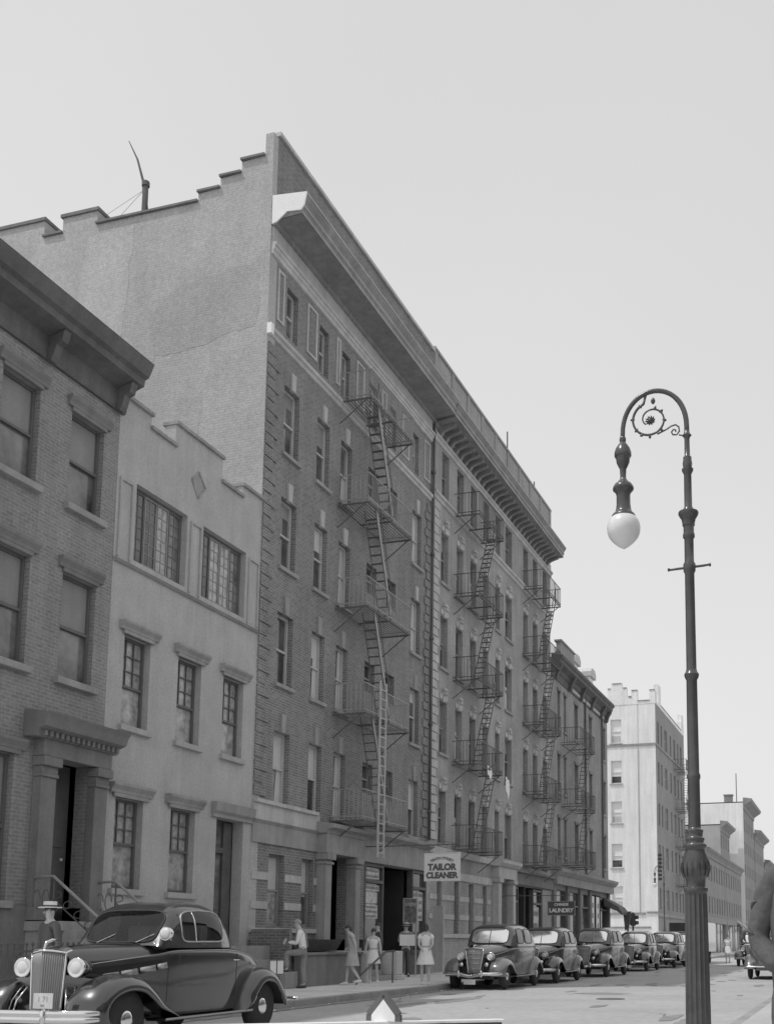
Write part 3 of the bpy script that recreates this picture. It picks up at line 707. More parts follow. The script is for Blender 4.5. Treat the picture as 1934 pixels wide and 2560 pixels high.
# bits of paper and grit along the far gutter, manhole covers
random.seed(9)
for i in range(14):
    y = random.uniform(17, 31); x = -10.65 + random.uniform(-.03, .45); w = random.uniform(.03, .09)
    m = MB(); m.add([(x, y, .012), (x + w, y + .02, .02), (x + w * .8, y + w, .012), (x - .01, y + w * .9, .03)], [(0, 1, 2, 3)]); tag(m.build('litter', 'sign_white'), 'small scrap of paper lying in the far gutter', 'litter', 'scraps of paper in the gutter')
m = MB(); m.lathe([(.33, 0), (.33, .012), (.3, .014), (0, .014)], (-5.4, 24.5, 0), 28); tag(m.build('manhole_cover', 'iron'), 'round iron manhole cover in the middle of the road', 'manhole cover')
# ================================================================== D: lighter brick apartment block
Dd = thing('apartment_block', (XF, 45.5, 0), 'light brick apartment block with hooded windows, two fire escapes and a bracketed cornice', 'apartment building')
yD0, yD1 = 36.96, 54.0
colD = [(38.05, 38.82), (39.76, 40.55), (41.42, 42.18), (43.1, 43.8), (44.8, 45.4), (46.2, 47.2), (49.06, 49.85), (50.72, 51.5), (52.52, 53.28)]
topsD = [7.05, 10.55, 13.92, 17.33]
hD = [(a, b, z - 2.05, z) for z in topsD for a, b in colD] + [(a, b, 18.82, 20.66) for a, b in colD]
gD = [(38.95, 39.5), (40.55, 41.05), (42.2, 42.7)]
gD = [(38.0, 38.45), (39.85, 40.35), (41.55, 42.1), (43.27, 43.75)]
hD += [(a, b, 1.6, 3.64) for a, b in gD] + [(44.95, 46.6, .6, 3.9), (47.0, 53.8, .15, 3.9)]
mb = MB(); wall(mb, FX, yD0, yD1, -.1, 21.4, hD, .3); mb.quad((XF, yD1, 14), (-30, yD1, 14), (-30, yD1, 24), (XF, yD1, 24)); mb.quad((-30, yD0, 0), (-30, yD1, 0), (-30, yD1, 23), (-30, yD0, 23))
mb.build('wall', 'brick_D', Dd)
roof(Dd, yD0, yD1, 22.0)
mb = MB(); mb.box(XF - .25, XF + .02, yD0 + .02, yD1 - .05, 21.9, 24.4); pp = mb.build('parapet', 'brick_D', Dd)
mb = MB(); mb.box(XF - .3, XF + .08, yD0 + .04, yD1, 24.4, 24.52)
for i in range(10): y = yD0 + .1 + i * 1.85; mb.box(XF - .3, XF + .06, y, y + .3, 21.95, 24.4)
mb.build('coping', 'stone_mid', pp)
crn = crown(Dd, yD0 + .03, yD1 - .75, 21.5, 21.98, -14.0, 21.2, 'cornice_mid')
mb = MB(); mb.quad((XF + .15, yD0 + .05, 21.38), (-14.08, yD0 + .05, 21.46), (-14.08, yD1 - .8, 21.46), (XF + .15, yD1 - .8, 21.4)); mb.build('soffit', 'cornice_mid', crn)
y = yD0 + .5; k = 0
while y < yD1 - .9:
    mb = MB(); mb.prism_y([(XF + .06, 21.0), (XF + .16, 21.0), (XF + .26, 21.16), (XF + .42, 21.24), (-14.25, 21.34), (-14.25, 21.44), (XF + .06, 21.42)], y, y + .17); mb.build('cornice_bracket', 'cornice_mid', Dd); y += .55
mb = MB(); mb.prism_y([(XF, 20.72), (XF + .07, 20.74), (XF + .1, 20.86), (XF + .16, 20.9), (XF + .17, 20.98), (XF, 21.0)], yD0 + .1, yD1); mb.build('moulding', 'stone_light', Dd)
mb = MB(); mb.box(XF + .001, XF + .05, yD0 + .1, yD1, 21.0, 21.4); mb.build('frieze', 'cornice_light', Dd)
mb = MB(); mb.prism_y([(XF, 18.38), (XF + .06, 18.4), (XF + .08, 18.52), (XF + .15, 18.56), (XF + .16, 18.66), (XF, 18.7)], yD0 + .12, yD1); mb.build('belt_course', 'stone_light', Dd)
quoins(Dd, yD0 + .12, .72, .55, 5.1, 18.35, 'stone_light', .06, .34)
random.seed(8)
for z in topsD:
    for i, (a, b) in enumerate(colD):
        window(Dd, 'X', (a, z - 2.05), XF, w=round(b - a, 2), h=2.05, frame='frame_mid', pane=random.choice(['pane_dark', 'pane_dark', 'pane_mid']), shade=random.choice([None, None, .3, .5, .6]), shade_mat='shade_cloth', curtain=random.choice([None, None, .6]), fw=.06,
               sill=(.1, .12, .09, 'stone_mid'), key=(.3, .42, .07, 'stone_light', True))
for a, b in colD: window(Dd, 'X', (a, 18.82), XF, w=round(b - a, 2), h=1.84, frame='frame_mid', pane='pane_mid', fw=.06)
for a, b in gD: window(Dd, 'X', (a, 1.6), XF, w=round(b - a, 2), h=2.04, frame='frame_dark', pane='pane_dark', fw=.06)
mb = MB()
for a, b in ((yD0 + .2, 38.0), (38.45, 39.85), (40.35, 41.55), (42.1, 43.27), (43.75, 44.3)):
    for z in (2.88, 2.15): mb.box(XF + .001, XF + .03, a + .05, b - .05, z, z + .2)
mb.box(XF + .001, XF + .08, 38.0, 44.3, 1.45, 1.6)
mb.build('stone_stripes', 'stone_light', Dd)
mb = MB(); mb.box(XF + .001, XF + .05, 37.0, 44.4, 3.7, 4.0); mb.box(XF + .001, XF + .1, 37.0, 47.6, 4.6, 4.86); mb.build('stone_band', 'stone_light', Dd)
for y0, y1 in ((44.5, 44.95), (46.6, 47.0)):
    P = MB(); P.box(XF, XF + .3, y0, y1, .15, 3.85); P.box(XF, XF + .38, y0 - .06, y1 + .06, 3.86, 4.05); P.box(XF, XF + .36, y0 - .04, y1 + .04, .15, .8); P.build('pilaster', 'stone_light', Dd, bevel=.01)
P = MB(); P.box(XF, XF + .34, 44.45, 47.05, 4.06, 4.55); P.prism_y([(XF, 4.56), (XF + .4, 4.56), (XF + .55, 4.7), (XF + .56, 4.84), (XF, 4.9)], 44.3, 47.2); P.build('entablature', 'stone_light', Dd)
P = MB(); P.box(XF - .7, XF - .6, 44.95, 46.6, .6, 3.9); P.build('door', 'wood_dark', Dd)
P = MB(); P.box(XF + .001, XF + .16, 47.1, 53.95, 3.95, 4.5); P.box(XF + .001, XF + .3, 47.1, 53.95, 4.5, 4.62); P.build('shop_fascia', 'stone_dark', Dd)
sw = shop_window(Dd, 47.0, 48.25, trans=3.1)
poster(sw, 47.15, 48.1, 1.9, 3.05, 'poster', 0)
Y1 = MB(); text_on(Y1, 'Y.', .55, 47.65, 0, 2.25, facing='+X', X=XF - .07, weight=.01); Y1.build('lettering', 'sign_ink', sw)
P = MB(); P.box(XF - 1, XF - .9, 48.25, 50.7, .15, 3.9); P.box(XF - .3, XF - .02, 49.3, 49.5, .15, 3.9); P.build('shop_door', 'interior_dark', Dd)
sw = shop_window(Dd, 50.7, 52.2, trans=3.1); poster(sw, 50.85, 52.0, 1.8, 3.0, 'poster', 2)
P = MB(); P.box(XF - .05, XF + .06, 52.2, 53.8, .15, 3.9); P.build('stone_pier', 'stone_mid', Dd)
fire_escape(Dd, 39.45, 42.6, [4.9, 8.25, 11.65, 15.1, 18.5], -1, mat='iron')
fire_escape(Dd, 48.9, 52.1, [4.9, 8.3, 11.68, 15.1, 18.45], -1, mat='iron')
# cloths hung out to air on the first fire escape
def cloth(name, pts, mat, label, n=6):
    P = []
    (x0, y0, z0), (x1, y1, z1) = pts[0], pts[1]; dz = pts[2]
    for i in range(n + 1):
        t = i / n; row = []
        for j in range(6):
            s = j / 5; row.append((x0 + (x1 - x0) * t + .03 * math.sin(7 * t + 3 * s), y0 + (y1 - y0) * t + .04 * math.sin(9 * s + 4 * t), z0 + (z1 - z0) * t - dz * s * (1 - .3 * math.sin(5 * t))))
        P.append(row)
    m = MB(); m.grid(P); return tag(m.build(name, mat, smooth=True), label, 'laundry')
cloth('washing', ((-13.93, 40.6, 8.35), (-13.93, 41.15, 8.3), .45), 'sign_white', 'white cloth bundled on the second fire escape platform of the light block')
cloth('washing', ((-13.85, 42.75, 8.2), (-13.85, 43.25, 8.1), .75), 'sign_white', 'white garment hanging off the right end of the fire escape rail')
# thin roof masts
for i, (y, z, h, lb) in enumerate(((43.4, 24.5, .9, 'short thin rod on the light block roof, nearest the dark tenement'), (48.3, 24.4, 2.0, 'tallest thin rod on the light block roof'), (53.0, 24.3, 1.5, 'thin rod at the far end of the light block roof'))):
    m = MB(); m.tube([(XF - .6, y, z - 2.4), (XF - .6, y, z + h)], .035, 6); tag(m.build('aerial', 'iron'), lb, 'aerial', 'rods on the roof')

# ================================================================== E: four-storey corner building
E_ = thing('corner_building', (XF, 61, 0), 'low dark brick corner building with a heavy cornice and pale roof chimneys', 'building')
yE0, yE1 = 54.0, 67.75
colE = [(55.4, 55.95), (56.75, 57.25), (59.1, 59.95), (62.65, 63.45), (66.4, 67.1)]
topsE = [7.9, 11.35, 14.85]
hE = [(a, b, z - 2.05, z) for z in topsE for a, b in colE] + [(54.6, 67.3, .15, 4.1)]
mb = MB(); wall(mb, FX, yE0, yE1, -.1, 16.0, hE, .3)
mb.quad((XF, yE1, -.1), (-32, yE1, -.1), (-32, yE1, 16.3), (XF, yE1, 16.3)); mb.quad((XF, yE0, 4), (-32, yE0, 4), (-32, yE0, 16.3), (XF, yE0, 16.3)); mb.quad((-32, yE0, 0), (-32, yE1, 0), (-32, yE1, 16.3), (-32, yE0, 16.3))
mb.quad((XF, yE0, 16.0), (XF, yE1, 16.0), (XF, yE1, 16.3), (XF, yE0, 16.3))
mb.build('wall', 'brick_E', E_); roof(E_, yE0, yE1, 16.4)
mb = MB(); mb.prism_y([(XF, 15.35), (XF + .05, 15.35), (XF + .07, 15.7), (XF + .16, 15.78), (XF + .2, 15.95), (XF + .5, 16.1), (XF + .52, 16.26), (XF + .62, 16.34), (XF + .64, 16.48), (XF, 16.6)], yE0 + .15, yE1 - .5); mb.build('cornice', 'cornice_dark', E_)
mb = MB(); mb.box(XF + .051, XF + .09, 58.4, 66.5, 15.45, 15.62); mb.build('moulding', 'stone_light', E_)
for y in (54.6, 57.6, 60.2, 62.8, 65.4, 66.95):
    mb = MB(); mb.prism_y([(XF + .05, 15.3), (XF + .2, 15.35), (XF + .3, 15.7), (XF + .46, 15.95), (XF + .46, 16.08), (XF + .05, 15.98)], y, y + .24); mb.build('cornice_bracket', 'cornice_dark', E_)
mb = MB(); mb.box(XF - .3, XF - .05, 56.3, 59.4, 16.5, 17.85); mb.box(XF - .4, XF + .02, 56.25, 59.45, 17.85, 17.95); mb.build('parapet', 'brick_E', E_)
for y, zt in ((60.4, 18.25), (64.4, 18.35)):
    m = MB(); m.box(XF - 1.1, XF - .35, y, y + 1.0, 16.3, zt - .55); c = m.build('chimney', 'brick_white', E_)
    m = MB(); m.prism_x([(y - .2, zt - .55), (y + 1.2, zt - .55), (y + 1.2, zt - .25), (y + .9, zt), (y + .1, zt), (y - .2, zt - .25)], XF - 1.3, XF - .2); m.build('chimney_cap', 'stone_pale', c)
for z in topsE:
    for a, b in colE: window(E_, 'X', (a, z - 2.05), XF, w=round(b - a, 2), h=2.05, frame='frame_mid', pane='pane_mid', fw=.06, sill=(.1, .12, .08, 'stone_mid'), lintel=(.08, .16, .06, 'stone_dark'))
mb = MB(); mb.box(XF + .001, XF + .3, 54.2, yE1 + .25, 4.3, 4.75); mb.prism_y([(XF, 4.75), (XF + .35, 4.75), (XF + .55, 4.95), (XF + .57, 5.1), (XF, 5.2)], 54.2, yE1 + .5); mb.build('shop_cornice', 'stone_mid', E_)
for y in (54.2, 57.0, 59.8, 62.2, 67.2):
    m = MB(); m.box(XF - .02, XF + .12, y, y + .5, .15, 4.3); m.build('pilaster', 'stone_dark', E_)
for a, b in ((54.7, 57.0), (57.5, 59.8), (60.3, 62.2), (65.3, 67.2)): shop_window(E_, a, b, z0=.9, z1=4.1, trans=3.2)
m = MB(); m.box(XF - .3, XF - .2, 62.6, 65.3, .15, 4.1); m.build('shop_door', 'interior_dark', E_)
for y in (62.75, 64.1):
    m = MB(); m.box(XF + .02, XF + .06, y, y + .75, .6, 4.0); bd = m.build('sign_panel', 'sign_white', E_)
    m = MB(); k = 0
    for zz in (3.3, 2.7, 2.1, 1.5): m.box(XF + .061, XF + .07, y + .25, y + .5, zz, zz + .3)
    m.build('lettering', 'poster_dark', bd)
fire_escape(E_, 56.2, 59.6, [5.4, 8.6, 12.0], -1, mat='iron', big=False)
m = MB(); m.tube([(XF + .08, 61.5, 15.6), (XF + .08, 61.5, 5)], .06, 6); m.tube([(XF + .08, 66, 15.6), (XF + .08, 66, 5)], .06, 6); m.build('downpipe', 'iron', E_)
# sidewalk awning, rolled, at the corner
m = MB(); m.prism_y([(XF + .1, 3.95), (XF + 1.0, 3.45), (XF + 1.25, 3.1), (XF + 1.2, 2.95), (XF + .9, 3.2), (XF + .1, 3.5)], 66.0, 68.0)
m.build('awning', 'cornice_dark', E_)
m = MB(); m.tube([(XF + 1.2, 67.9, 3.1), (XF + 1.2, 67.9, .15)], .07, 6); m.prism_y([(XF + .95, 3.2), (XF + 1.45, 3.2), (XF + 1.3, 2.2), (XF + 1.05, 2.0)], 67.7, 67.9); m.build('awning_post', 'wood_dark', E_)

# ================================================================== F: white corner apartment house across the avenue
F_ = thing('white_apartment_building', (XF, 86, 0), 'tall white brick apartment house with a castellated parapet across the avenue', 'apartment building')
yF0, yF1 = 86.0, 101.5
FY = mapY(yF0)
colFx = [(-18.75, -17.85), (-22.2, -21.3), (-26, -25.1)]
rowsF = [(17.52, 19.52), (14.17, 16.06), (10.9, 12.68), (7.25, 9.2), (3.95, 5.76)]
hF = [(a, b, c, d) for a, b in colFx for c, d in rowsF]
mb = MB(); wall(mb, FY, -34, XF, -.1, 20.9, hF, .25)
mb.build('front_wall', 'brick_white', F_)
colFy = [(86.9, 87.6), (88.5, 89.1), (90.3, 91.6), (93.2, 93.9), (95.0, 96.1), (97.3, 98.0), (99.0, 99.9)]
rowsFs = [(17.5, 19.35), (14.2, 16.0), (10.75, 12.55), (7.3, 9.15), (3.9, 5.6)]
mb = MB(); wall(mb, FX, yF0, yF1, -.1, 20.9, [(a, b, c, d) for a, b in colFy for c, d in rowsFs], .25)
mb.quad((XF, yF1, 0), (-34, yF1, 0), (-34, yF1, 20.9), (XF, yF1, 20.9)); mb.quad((-34, yF0, 0), (-34, yF1, 0), (-34, yF1, 20.9), (-34, yF0, 20.9))
mb.build('side_wall', 'brick_far', F_)  # grey in place of white brick: the street side's shade is painted in
roof(F_, yF0 + .1, yF1, 20.7, -34)
for c, d in rowsF:
    for a, b in colFx: window(F_, 'Y', (a, c), yF0, w=.9, h=round(d - c, 2), frame='frame_white', pane='pane_dark' if c in (14.17, 7.25) else 'shade_light', shade=.68, shade_mat='sign_white', fw=.06, depth=.18, sill=(.1, .1, .1, 'stone_light'))
for c, d in rowsFs:
    for a, b in colFy: window(F_, 'X', (a, c), XF, w=round(b - a, 2), h=round(d - c, 2), frame='frame_light', pane='pane_mid', fw=.06, depth=.16)
mb = MB()
for a, b, z in ((-34, -18.95, 20.9), (-18.95, -17.2, 21.35), (-17.2, -16.85, 21.3), (-18.95, -17.35, 22.1), (-18.62, -17.75, 22.6), (-16.95, -16.45, 21.85), (-15.45, -15.0, 21.8), (-16.45, -15.45, 20.95)):
    e = (z - 20) * .006; mb.box(a - e, b + e, yF0 - .02 - e, yF0 + .3 + e, 20.7 + e, z)
for y0, y1, z in ((86.35, 86.6, 21.8), (87.4, 88.6, 22.6), (86.6, 101.4, 21.0), (99.8, 101.4, 21.9), (100.1, 101.1, 22.6)):
    e = (z - 20) * .007; mb.box(XF - .33 - e, XF + .02 + e, y0 - e, y1 + e, 20.71 + e, z)
pp = mb.build('parapet', 'brick_white', F_)
mb = MB()
for a, b, z in ((-34, -18.95, 20.9), (-17.2, -16.95, 21.35), (-18.55, -17.8, 22.5), (-18.95, -18.7, 22.1), (-17.65, -17.35, 22.1), (-16.95, -16.45, 21.85), (-15.45, -15.0, 21.8), (-16.45, -15.45, 20.95)):
    mb.box(a, b, yF0 - .08, yF0 + .3, z + .001, z + .07)
mb.box(XF - .3, XF + .06, 88.6, 99.8, 21.0, 21.08)
mb.build('coping', 'stone_mid', pp)
mb = MB(); mb.box(-34, XF + .08, yF0 - .08, yF0 - .001, 17.22, 17.4); mb.box(XF + .001, XF + .08, yF0 + .001, yF1, 17.2, 17.38); mb.build('belt_course', 'stone_mid', F_)
mb = MB(); mb.box(-34, -16, yF0 - .1, yF0 - .001, 3.45, 3.62); mb.box(-15.9, -15.02, yF0 - .09, yF0 - .001, 3.55, 3.7); mb.box(-34, -15.6, yF0 - .06, yF0 - .001, 2.35, 2.5); mb.box(XF + .001, XF + .1, yF0, yF1, 3.3, 3.6); mb.build('stone_band', 'stone_mid', F_)
mb = MB(); mb.box(-16.47, -16.44, yF0 - .02, yF0 - .001, 3.7, 20.9)
mb.tube([(-16.46, yF0 - .05, 3.6), (-16.46, yF0 - .05, 17)], .035, 6); mb.build('downpipe', 'stone_light', F_)
fire_escape(F_, 95.2, 98.4, [6.2, 9.6, 13.0, 16.6], -1, mat='iron', big=False)
mb = MB()
for k in range(7): mb.box(XF + .02, XF + .3, 86.3, 86.34, 6.2 + k * .32, 6.42 + k * .32)
mb.build('projecting_sign', 'sign_black', F_)

# ================================================================== further buildings down the street
def simple_building(name, X, y0, y1, z1, xb, label, wm='brick_far', side='brick_far', rows=3, cols=5, cor=(.7, .9), cat='building', win=(.8, 1.7), z0=4.2, corm='cornice_mid', pitch=3.3):
    o = thing(name, (X, (y0 + y1) / 2, 0), label, cat)
    mp = mapX(X); cw = (y1 - y0) / cols; holes = []
    for r in range(rows):
        for c in range(cols):
            u = y0 + cw * (c + .5) - win[0] / 2; v = z0 + r * pitch
            if v + win[1] < z1 - .7: holes.append((u, u + win[0], v, v + win[1]))
    gh = [(y0 + .8, y1 - .8, .15, 3.2)]
    m = MB(); wall(m, mp, y0, y1, -.1, z1, holes + gh, .25); m.build('wall', wm, o)
    m = MB(); m.quad((X, y0, -.1), (xb, y0, -.1), (xb, y0, z1), (X, y0, z1)); m.quad((X, y1, -.1), (xb, y1, -.1), (xb, y1, z1), (X, y1, z1)); m.quad((xb, y0, 0), (xb, y1, 0), (xb, y1, z1), (xb, y0, z1)); m.build('side_wall', side, o)
    m = MB(); m.box(xb, X, y0, y1, z1 - .1, z1 + .05); m.build('roof', 'roof_tar', o)
    if cor:
        h, d = cor
        m = MB(); m.prism_y([(X, z1 - h * .9), (X + .1, z1 - h * .9), (X + .16, z1 - h * .45), (X + d * .6, z1 - h * .1), (X + d * .9, z1 + h * .1), (X + d, z1 + h * .4), (X, z1 + h * .55)], y0 - .05, y1 + .1); m.build('cornice', corm, o)
    for a, b, c, d in holes: window(o, 'X', (a, c), X, w=win[0], h=win[1], frame='frame_mid', pane='pane_mid', fw=.06, depth=.15)
    m = MB(); m.box(X - .25, X - .15, y0 + .8, y1 - .8, .15, 3.2); m.build('shop_window', 'pane_mid', o)
    m = MB(); m.box(X + .001, X + .12, y0 + .1, y1 - .1, 3.2, 3.8)
    for i in range(4): yy = y0 + .3 + (y1 - y0 - .9) * i / 3; m.box(X + .001, X + .1, yy, yy + .35, .15, 3.2)
    m.build('shop_fascia', 'stone_mid', o)
    return o
G1 = simple_building('brick_building', XF, 101.6, 106.8, 11.6, -26, 'grey three-storey building directly beyond the white apartment house', rows=2, cols=2, cor=(.5, .5))
G2 = simple_building('brick_building', -14.0, 107, 124.8, 10.35, -26, 'long low row with a dark cornice, mostly behind the lamp post', rows=2, cols=8, cor=(.6, .55))
fire_escape_done = True
G3 = simple_building('brick_building', -14.0, 125, 143, 10.35, -26, 'low row building whose cornice ends against the tall pale side wall', rows=2, cols=7, cor=(.6, .55))
G4 = simple_building('brick_building', -17.0, 147, 158, 17.1, -34, 'mid-height block with a pale side wall and deep cornice behind the low row', side='party_wall', rows=5, cols=4, cor=(1.0, 1.0))
G5 = simple_building('tall_building', XF, 159, 176, 21.6, -45, 'tallest far block with a blank bright side wall and corner cornice', side='brick_far_haze', rows=6, cols=6, cor=(1.2, 1.25), wm='brick_far')
G6 = simple_building('brick_building', XF, 177, 195, 18.7, -40, 'far block with a cornice just right of the tallest one', rows=5, cols=6, cor=(1.1, 1.1))
G7 = simple_building('brick_building', XF, 196, 216, 15.3, -40, 'farthest block at the right, its cornice near the jacketed person', rows=4, cols=6, cor=(1.0, 1.0))
# roof hut and tank on the row behind the lamp
m = MB(); m.box(-18.2, -16.2, 140, 143, 10.4, 12.4); tag(m.build('roof_hut', 'brick_far'), 'small roof hut on the low row beside the tall pale wall', 'roof hut')
for i in range(0): pass
m = MB(); m.tube([(-16, 160, 21.6), (-16, 160, 26)], .07, 6); tag(m.build('aerial', 'iron'), 'thin rod on the tallest far block', 'aerial')

# rooftop clutter and street clutter far down the street
for (x, y, z, w, d, h, lb) in ((-17.5, 163, 21.6, 1.2, 1.2, 1.5, 'small chimney on the tallest far block'), (-16.5, 181, 18.7, 1, 1.5, 1.2, 'small chimney on the block right of the tallest one'), (-15.6, 118, 10.4, .7, 1.2, 1.1, 'chimney on the long low row behind the lamp'), (-15.6, 133, 10.4, .7, 1.2, 1.3, 'chimney on the low row near the tall pale wall')):
    o = thing('chimney', (x, y, z), lb, 'chimney'); m = MB(); m.box(x - w / 2, x + w / 2, y - d / 2, y + d / 2, z - .1, z + h); m.build('stack', 'brick_far', o)
    m = MB(); m.box(x - w / 2 - .1, x + w / 2 + .1, y - d / 2 - .1, y + d / 2 + .1, z + h, z + h + .15); m.build('cap', 'stone_mid', o)
for (y, z, lb) in ((136, 3.4, 'pale shop awning on the low row, the nearer one'), (150, 3.6, 'pale shop awning farther down the street')):
    m = MB(); m.prism_y([(-14.0, z + .5), (-12.2, z - .9), (-12.2, z - 1.1), (-14.0, z + .3)], y, y + 4); tag(m.build('awning', 'stone_light'), lb, 'awning')
# unseen buildings added on the near side of the street, beside and behind the viewpoint; they shade the street and show in glass and paint
def near_building(y0, y1, z1, label, wm):
    o = thing('unseen_row_house', (9, (y0 + y1) / 2, 0), label, 'house'); c = max(2, int((y1 - y0) / 2.6)); cw = (y1 - y0) / c; holes = []
    for r in range(int((z1 - 4.6) / 3.3)):
        for k in range(c): u = y0 + cw * (k + .5) - .5; holes.append((u, u + 1.0, 4.6 + r * 3.3, 6.6 + r * 3.3))
    m = MB(); wall(m, mapX(9), y0, y1, -.1, z1, holes, -.25); m.build('wall', wm, o)
    m = MB(); m.box(9.3, 22, y0, y1, -.1, z1 - .02); m.build('rear_wall', wm, o)
    m = MB(); m.box(8.4, 9.5, y0, y1, z1, z1 + .5); m.build('cornice', 'cornice_dark', o)
    m = MB(); m.box(8.9, 9.0, y0 + .6, y1 - .6, .3, 3.6); m.build('shop_window', 'pane_dark', o)
    for i, (a, b, cc, d) in enumerate(holes): m = MB(); m.box(9.2, 9.22, a, b, cc, d); m.build('window', ['pane_dark', 'shade_cloth', 'pane_mid'][i % 3], o)
near_building(-16, -2, 9.5, 'unseen low house behind the viewpoint on the near pavement', 'brick_A')
near_building(-2, 9, 10.5, 'unseen brick house level with the viewpoint on the near pavement', 'brick_D')
near_building(9, 24, 9, 'unseen brick house on the near side facing the stuccoed house', 'brick_C')
near_building(24, 42, 10.5, 'unseen wide apartment house on the near side facing the tall tenement', 'brick_D')
near_building(42, 66, 9, 'unseen row building on the near side facing the corner building', 'brick_A')
# ================================================================== street furniture
mat_plain('lamp_iron', .04, .27, .2, 6, .0, .1, .25, spec=.6)
mat_plain('lamp_globe', .62, .25, .06, 3, 0, .02, .05)
def smooth_prof(pr, n=3):
    out = []
    for (r0, z0), (r1, z1) in zip(pr, pr[1:]):
        for i in range(n): out.append((r0 + (r1 - r0) * i / n, z0 + (z1 - z0) * i / n))
    return out + [pr[-1]]
def make_lamp():
    o = thing('street_lamp', (0, 0, 0), 'tall dark crook lamp with a scrolled bracket and white globe, nearest the viewer', 'street lamp')
    m = MB()
    # fluted base
    def flute(a, j): return 1 - .09 * (abs(math.sin(a * 8)) ** .6)
    m.lathe([(.128, .0), (.126, .45), (.121, .9), (.115, 1.4), (.112, 1.66)], (0, 0, 0), 128, mod=flute)
    m.lathe([(.19, 0), (.19, .12), (.165, .18), (.15, .22)], (0, 0, 0), 32)
    m.build('fluted_base', 'lamp_iron', o, autos=35)
    m = MB()
    m.lathe([(.1, 1.62), (.121, 1.65), (.124, 1.672), (.12, 1.69), (.1, 1.70), (.098, 1.72), (.1, 1.77), (.112, 1.81), (.132, 1.85), (.138, 1.9), (.133, 1.96), (.118, 2.02), (.105, 2.055), (.098, 2.075), (.105, 2.09), (.118, 2.105), (.12, 2.125), (.108, 2.14), (.092, 2.15), (.09, 2.165), (.098, 2.18), (.098, 2.195), (.084, 2.205), (.08, 2.23), (.084, 2.255), (.088, 2.265), (.086, 2.28), (.07, 2.29), (.06, 2.31)], (0, 0, 0), 40)
    cc = m.build('collar', 'lamp_iron', o, autos=50)
    # leaves on the bulb
    m = MB()
    for k in range(14):
        a = 2 * PI * k / 14; P = []
        for i in range(6):
            t = i / 5; z = 1.8 + .22 * t; r = [.114, .135, .142, .138, .122, .1][i]
            P.append([((r + .004) * math.cos(a + s * .16 * math.sin(PI * (t * .8 + .15))), (r + .004) * math.sin(a + s * .16 * math.sin(PI * (t * .8 + .15))), z) for s in (-1, -.5, 0, .5, 1)])
            P[-1][2] = ((r + .012) * math.cos(a), (r + .012) * math.sin(a), z)
        m.grid(P)
    m.build('leaf_ornament', 'lamp_iron', cc, True)
    m = MB()
    m.lathe([(.064, 2.28), (.062, 2.8), (.07, 2.82), (.07, 2.85), (.06, 2.87), (.056, 3.85), (.072, 3.88), (.078, 3.91), (.06, 3.94), (.053, 3.97), (.05, 5.0), (.064, 5.03), (.066, 5.1), (.05, 5.13), (.049, 5.38), (.063, 5.4), (.063, 5.43), (.056, 5.45), (.056, 5.52), (.066, 5.53), (.066, 5.55), (.075, 5.6), (.095, 5.63), (.108, 5.66), (.105, 5.68), (.06, 5.7), (.042, 5.74), (.04, 6.1), (.06, 6.14), (.062, 6.16), (.045, 6.17), (.052, 6.22), (.044, 6.27), (.046, 6.29), (.03, 6.31), (.028, 6.5), (.034, 6.52), (.05, 6.54), (.034, 6.56), (.027, 6.6)], (0, 0, 0), 28)
    m.build('shaft', 'lamp_iron', o, autos=40)
    m = MB(); m.tube([(-.225, 0, 5.06), (-.15, 0, 5.065), (.15, 0, 5.075), (.215, 0, 5.08)], [.011, .014, .014, .011], 8)
    for x in (-.22, .215): m.lathe([(.0, -.012), (.018, -.01), (.018, .01), (0, .012)], (x, 0, 5.065 + (.012 if x > 0 else 0)), 10, 'x')
    m.build('ladder_rest', 'lamp_iron', o, True)
    m = MB(); pts = []
    for i in range(25):
        a = PI * i / 24; pts.append((-.35 + .35 * math.cos(a), 0, 6.64 + .46 * math.sin(a) ** .92))
    pts = [(0, 0, 6.55)] + pts + [(-.7, 0, 6.58)]
    m.tube(pts, [.028] * 8 + [.026] * (len(pts) - 8), 12)
    br = m.build('crook', 'lamp_iron', o, True)
    m = MB(); pts = []
    pts.append((-.44, 0, 7.065))
    for i in range(46):
        t = i / 45; a = math.radians(112 + 470 * t); r = .205 - .135 * t ** 1.25
        pts.append((-.39 + r * math.cos(a), 0, 6.775 + r * math.sin(a)))
    m.tube(pts, [.015 - .007 * i / 45 for i in range(len(pts))], 6)
    m.tube([(-.32, 0, 6.6), (-.22, 0, 6.64), (-.17, 0, 6.67), (-.12, 0, 6.68), (-.085, 0, 6.65), (-.08, 0, 6.6), (-.11, 0, 6.565), (-.15, 0, 6.57), (-.165, 0, 6.6), (-.145, 0, 6.63), (-.12, 0, 6.62), (-.118, 0, 6.6)], .009, 6)
    m.tube([(-.085, 0, 6.56), (-.03, 0, 6.54)], .008, 6)
    for k in range(10):
        a = 2 * PI * k / 10; m.tube([(-.395, 0, 6.77), (-.395 + .042 * math.cos(a), .01, 6.77 + .042 * math.sin(a)), (-.395 + .056 * math.cos(a + .2), 0, 6.77 + .056 * math.sin(a + .2))], [.012, .012, .004], 5)
    m.lathe([(0, -.02), (.025, -.015), (.025, .015), (0, .02)], (-.395, 0, 6.77), 12, 'y')
    m.lathe([(0, -.0), (.02, .02), (.026, .045), (.015, .07), (0, .085)], (-.36, 0, 6.945), 10)
